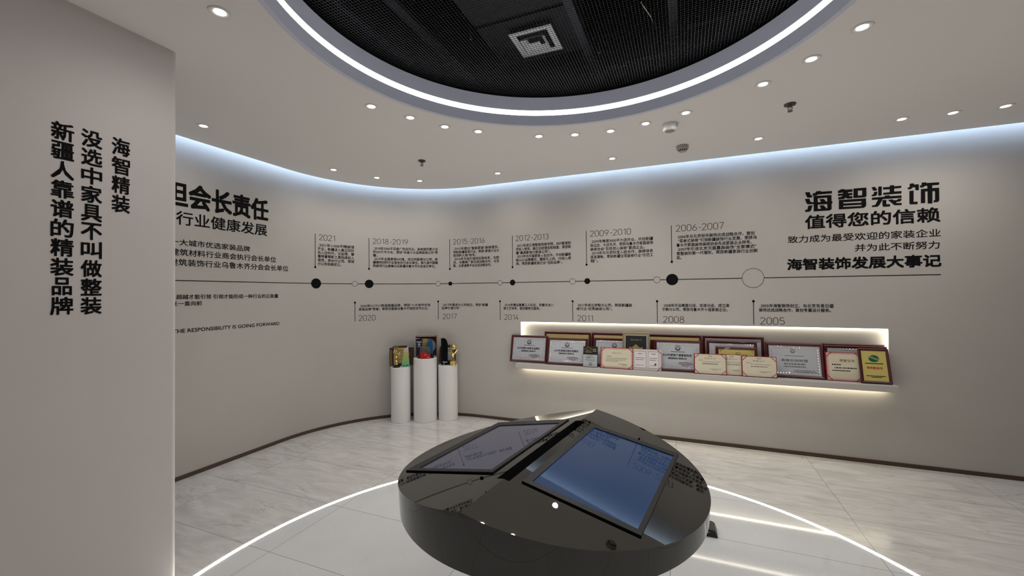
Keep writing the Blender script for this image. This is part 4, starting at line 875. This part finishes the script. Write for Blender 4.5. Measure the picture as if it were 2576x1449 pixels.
# ------------------------------------------------------------------ ceiling: downlights and devices
ORD = ['first', 'second', 'third', 'fourth', 'fifth', 'sixth', 'seventh', 'eighth', 'ninth', 'tenth', 'eleventh', 'twelfth', 'thirteenth']
RING = [(-2.095, 1.349), (-2.128, 2.467), (-1.982, 2.745), (-1.828, 3.010), (-1.619, 3.213), (-1.173, 3.526), (-0.870, 3.617), (-0.566, 3.660), (-0.273, 3.612), (0.034, 3.520), (0.513, 3.239), (0.730, 3.004), (0.895, 2.746)]
ROW = [(-3.633, 2.209), (-3.598, 3.555), (-3.376, 4.005), (-2.991, 4.331), (-1.980, 4.424), (-0.670, 4.420), (0.652, 4.384), (1.666, 4.355), (1.985, 4.362), (2.289, 4.364)]
FILL = [(CX+1.635*math.cos(math.radians(a)), CY+1.635*math.sin(math.radians(a))) for a in (-20, -55, -90, -125)] + [(2.6, -0.6)]  # unseen downlights, added only to brighten the room
def make_downlight(x, y, label, group):
    t = thing('downlight', label, 'downlight', (x, y, H), 0, group)
    MB().lathe([(.0515, -.0003), (.050, -.0045), (.041, -.0055), (.034, -.0030), (.0275, -.0012)], 32).build('trim_ring', M['white'], t, smooth=True)
    MB().lathe([(.0275, -.0016), (.018, -.0024), (0, -.0028)], 32).build('lens', M['lamp'], t, sharp='keep')
    ld = bpy.data.lights.new('downlight_beam', 'SPOT'); ld.energy = DOWN_W; ld.color = (1.0, 0.955, 0.90); ld.spot_size = math.radians(172); ld.spot_blend = 1.0; ld.shadow_soft_size = 0.03
    lo = bpy.data.objects.new('beam', ld); COL.objects.link(lo); lo.parent = t; lo.location = (0, 0, -.012)
    return t
def build_downlights():
    first = None
    for i, (x, y) in enumerate(RING):
        lab = 'recessed downlight round the ceiling opening, %s from the left' % ORD[i]
        if first is None: first = make_downlight(x, y, lab, 'downlights round the ceiling opening')
        else: copy_thing(first, (x, y, H), lab)
    for i, (x, y) in enumerate(ROW):
        c = copy_thing(first, (x, y, H), 'recessed downlight in the outer row along the curved wall, %s from the left' % ORD[i]); c['group'] = 'downlights along the curved wall'
    for i, (x, y) in enumerate(FILL):
        c = copy_thing(first, (x, y, H), 'added fill downlight out of view, behind the viewpoint or further right'); c['group'] = 'fill downlights added out of view'
build_downlights()

def sprinkler(x, y, label):
    t = thing('fire_sprinkler', label, 'sprinkler', (x, y, H))
    MB().lathe([(.0, 0), (.040, 0), (.038, -.010), (.022, -.016), (.014, -.018), (.0, -.018)], 28).build('escutcheon', M['darkmetal'], t, smooth=True)
    b = MB(); b.tube([(-.008, 0, -.017), (-.014, 0, -.034), (-.005, 0, -.052)], .0032, 8); b.tube([(.008, 0, -.017), (.014, 0, -.034), (.005, 0, -.052)], .0032, 8); b.build('frame_arms', M['darkmetal'], t)
    MB().cyl(.0035, -.050, -.018, 8).build('bulb', M['chrome'], t)
    MB().cyl(.017, -.056, -.052, 16).build('deflector', M['darkmetal'], t)
sprinkler(-2.515, 3.680, 'dark fire sprinkler head on the ceiling at the left')
sprinkler(0.753, 3.665, 'dark fire sprinkler head on the ceiling at the right, below a downlight')
t = thing('ceiling_sensor', 'round pale grey sensor on the ceiling near the opening, above the smoke detector', 'sensor', (-0.087, 3.701, H))
MB().lathe([(0, -.060), (.040, -.060), (.048, -.060), (.056, -.052), (.058, -.012), (.058, 0), (0, 0)], 40).build('housing', M['white'], t, smooth=True)
MB().lathe([(0, -.0612), (.038, -.0612), (.038, -.0602), (0, -.0602)], 32).build('face_disc', M['grey_disc'], t)
MB().box(.046, .0595, -.022, .0, -.030, -.012).build('label_patch', M['grey_disc'], t)
t = thing('smoke_detector', 'round beige smoke detector on the ceiling towards the curved wall', 'smoke detector', (0.009, 4.306, H))
MB().lathe([(0, -.058), (.028, -.058), (.034, -.054)], 40).build('cap', M['beige_plastic'], t, smooth=True)
MB().lathe([(.046, -.040), (.052, -.034), (.054, -.004), (.050, 0), (0, 0)], 40).build('housing', M['beige_plastic'], t, smooth=True)
MB().lathe([(.030, -.056), (.043, -.038)], 40).build('vent_band', M['matt_black'], t)
b = MB()
for k in range(14):
    a = 2*PI*k/14; c, s = math.cos(a), math.sin(a); u = .0035
    b.faces([((r*c-d*s), (r*s+d*c), z) for r, z in ((.034, -.0545), (.0475, -.0385)) for d in (-u, u)], [(0, 1, 3, 2)])
b.build('vent_ribs', M['beige_plastic'], t)

# ------------------------------------------------------------------ open mesh ceiling and what hangs above it
def build_mesh_ceiling():
    b = MB(); z, p, hw = 3.262, 0.0202, 0.0008; r = CR + 0.012
    k = int(r/p)
    for i in range(-k, k+1):
        d = i*p; c = math.sqrt(max(0, r*r-d*d))
        b.box(CX+d-hw, CX+d+hw, CY-c, CY+c, z, z+.0025)
        b.box(CX-c, CX+c, CY+d-hw*.75, CY+d+hw*.75, z+.0026, z+.0051)
    tag(b.build('mesh_ceiling', M['wire']), 'fine dark wire mesh panel filling the round ceiling opening', 'mesh ceiling')
build_mesh_ceiling()
def build_void():
    t = thing('air_duct', 'wide dark air duct above the mesh, carrying the square vent', 'duct', (-1.06, 2.2, 3.6))
    MB().box(-.345, .345, .575, 1.13, 0, .35).build('duct_section', M['duct'], t); MB().box(-.345, .345, -1.4, .535, 0, .35).build('duct_section', M['duct'], t)
    MB().box(-.325, .325, .535, .575, .012, .34).build('joint', M['plenum'], t)
    t = thing('air_vent', 'square white ceiling diffuser behind the mesh', 'vent', (-1.026, 3.034, 3.564))
    def sq(b, r0, r1, z0, z1):
        O = [(-r0, -r0), (r0, -r0), (r0, r0), (-r0, r0)]; I = [(-r1, -r1), (r1, -r1), (r1, r1), (-r1, r1)]
        for i in range(4):
            j = (i+1) % 4; b.poly([(*O[i], z0), (*O[j], z0), (*I[j], z1), (*I[i], z1)]); b.poly([(*I[i], z1+.004), (*I[j], z1+.004), (*O[j], z0+.004), (*O[i], z0+.004)])
    b = MB(); sq(b, .165, .120, -.004, -.002); b.build('outer_frame', M['vent'], t)
    b = MB(); sq(b, .096, .060, -.028, .006); b.build('middle_cone', M['vent'], t)
    b = MB(); sq(b, .044, .001, -.034, -.032); b.build('centre_plate', M['vent'], t)
    MB().box(-.160, .160, -.160, .160, .031, .0345).build('throat', M['matt_black'], t)
    for i, (x, lab) in enumerate(((-1.772, 'dark steel channel above the mesh left of the duct'), (-0.690, 'dark steel channel above the mesh along the right side of the duct'), (-0.045, 'dark steel channel above the middle right of the mesh'), (0.516, 'dark steel channel above the mesh near its right edge'))):
        b = MB(); w2 = .030; b.box(x-w2, x+w2, .7, 4.2, 3.56, 3.564); b.box(x-w2, x-w2+.004, .7, 4.2, 3.564, 3.60); b.box(x+w2-.004, x+w2, .7, 4.2, 3.564, 3.60)
        tag(b.build('steel_channel', M['channel']), lab, 'channel', 'steel channels above the mesh')
    tag(MB().tube([(-2.20, .6, 3.62), (-2.16, 3.0, 3.62)], .024, 12).build('blue_pipe', M['bluepipe'], smooth=True), 'dark blue pipe above the left of the mesh', 'pipe')
    tag(MB().tube([(-.62, 3.75, 3.62), (.55, 3.66, 3.62)], .016, 10).build('conduit', M['channel'], smooth=True), 'thin dark conduit crossing above the far right of the mesh', 'pipe')
    tag(MB().tube([(.05, 3.43, 3.64), (.75, 3.39, 3.64)], .014, 10).build('conduit', M['channel'], smooth=True), 'short dark conduit above the right edge of the mesh', 'pipe')
    def hanger(x, y, z0, lab):
        t = thing('hanger_rod', lab, 'hanger', (x, y, z0)); MB().cyl(.004, 0.0, 4.299-z0, 8).build('rod', M['darkmetal'], t); MB().lathe([(0, 0), (.009, 0), (.009, .03), (.014, .034), (.014, .042), (0, .042)], 10).build('nut', M['chrome'], t)
    hanger(-1.50, 2.86, 3.56, 'threaded hanger rod above the mesh between left channel and duct')
    hanger(-0.62, 3.45, 3.57, 'threaded hanger rod beside the channel right of the vent')
    hanger(-1.43, 2.62, 3.60, 'threaded hanger rod at the left edge of the duct')
    tag(MB().tube([(-.26, 3.12, 3.72), (-.20, 3.22, 3.66), (-.16, 3.36, 3.62), (-.10, 3.52, 3.60), (-.07, 3.60, 3.61)], .006, 8).build('loose_cable', M['chrome'], smooth=True), 'short pale cable hanging above the mesh at the right', 'cable')
build_void()
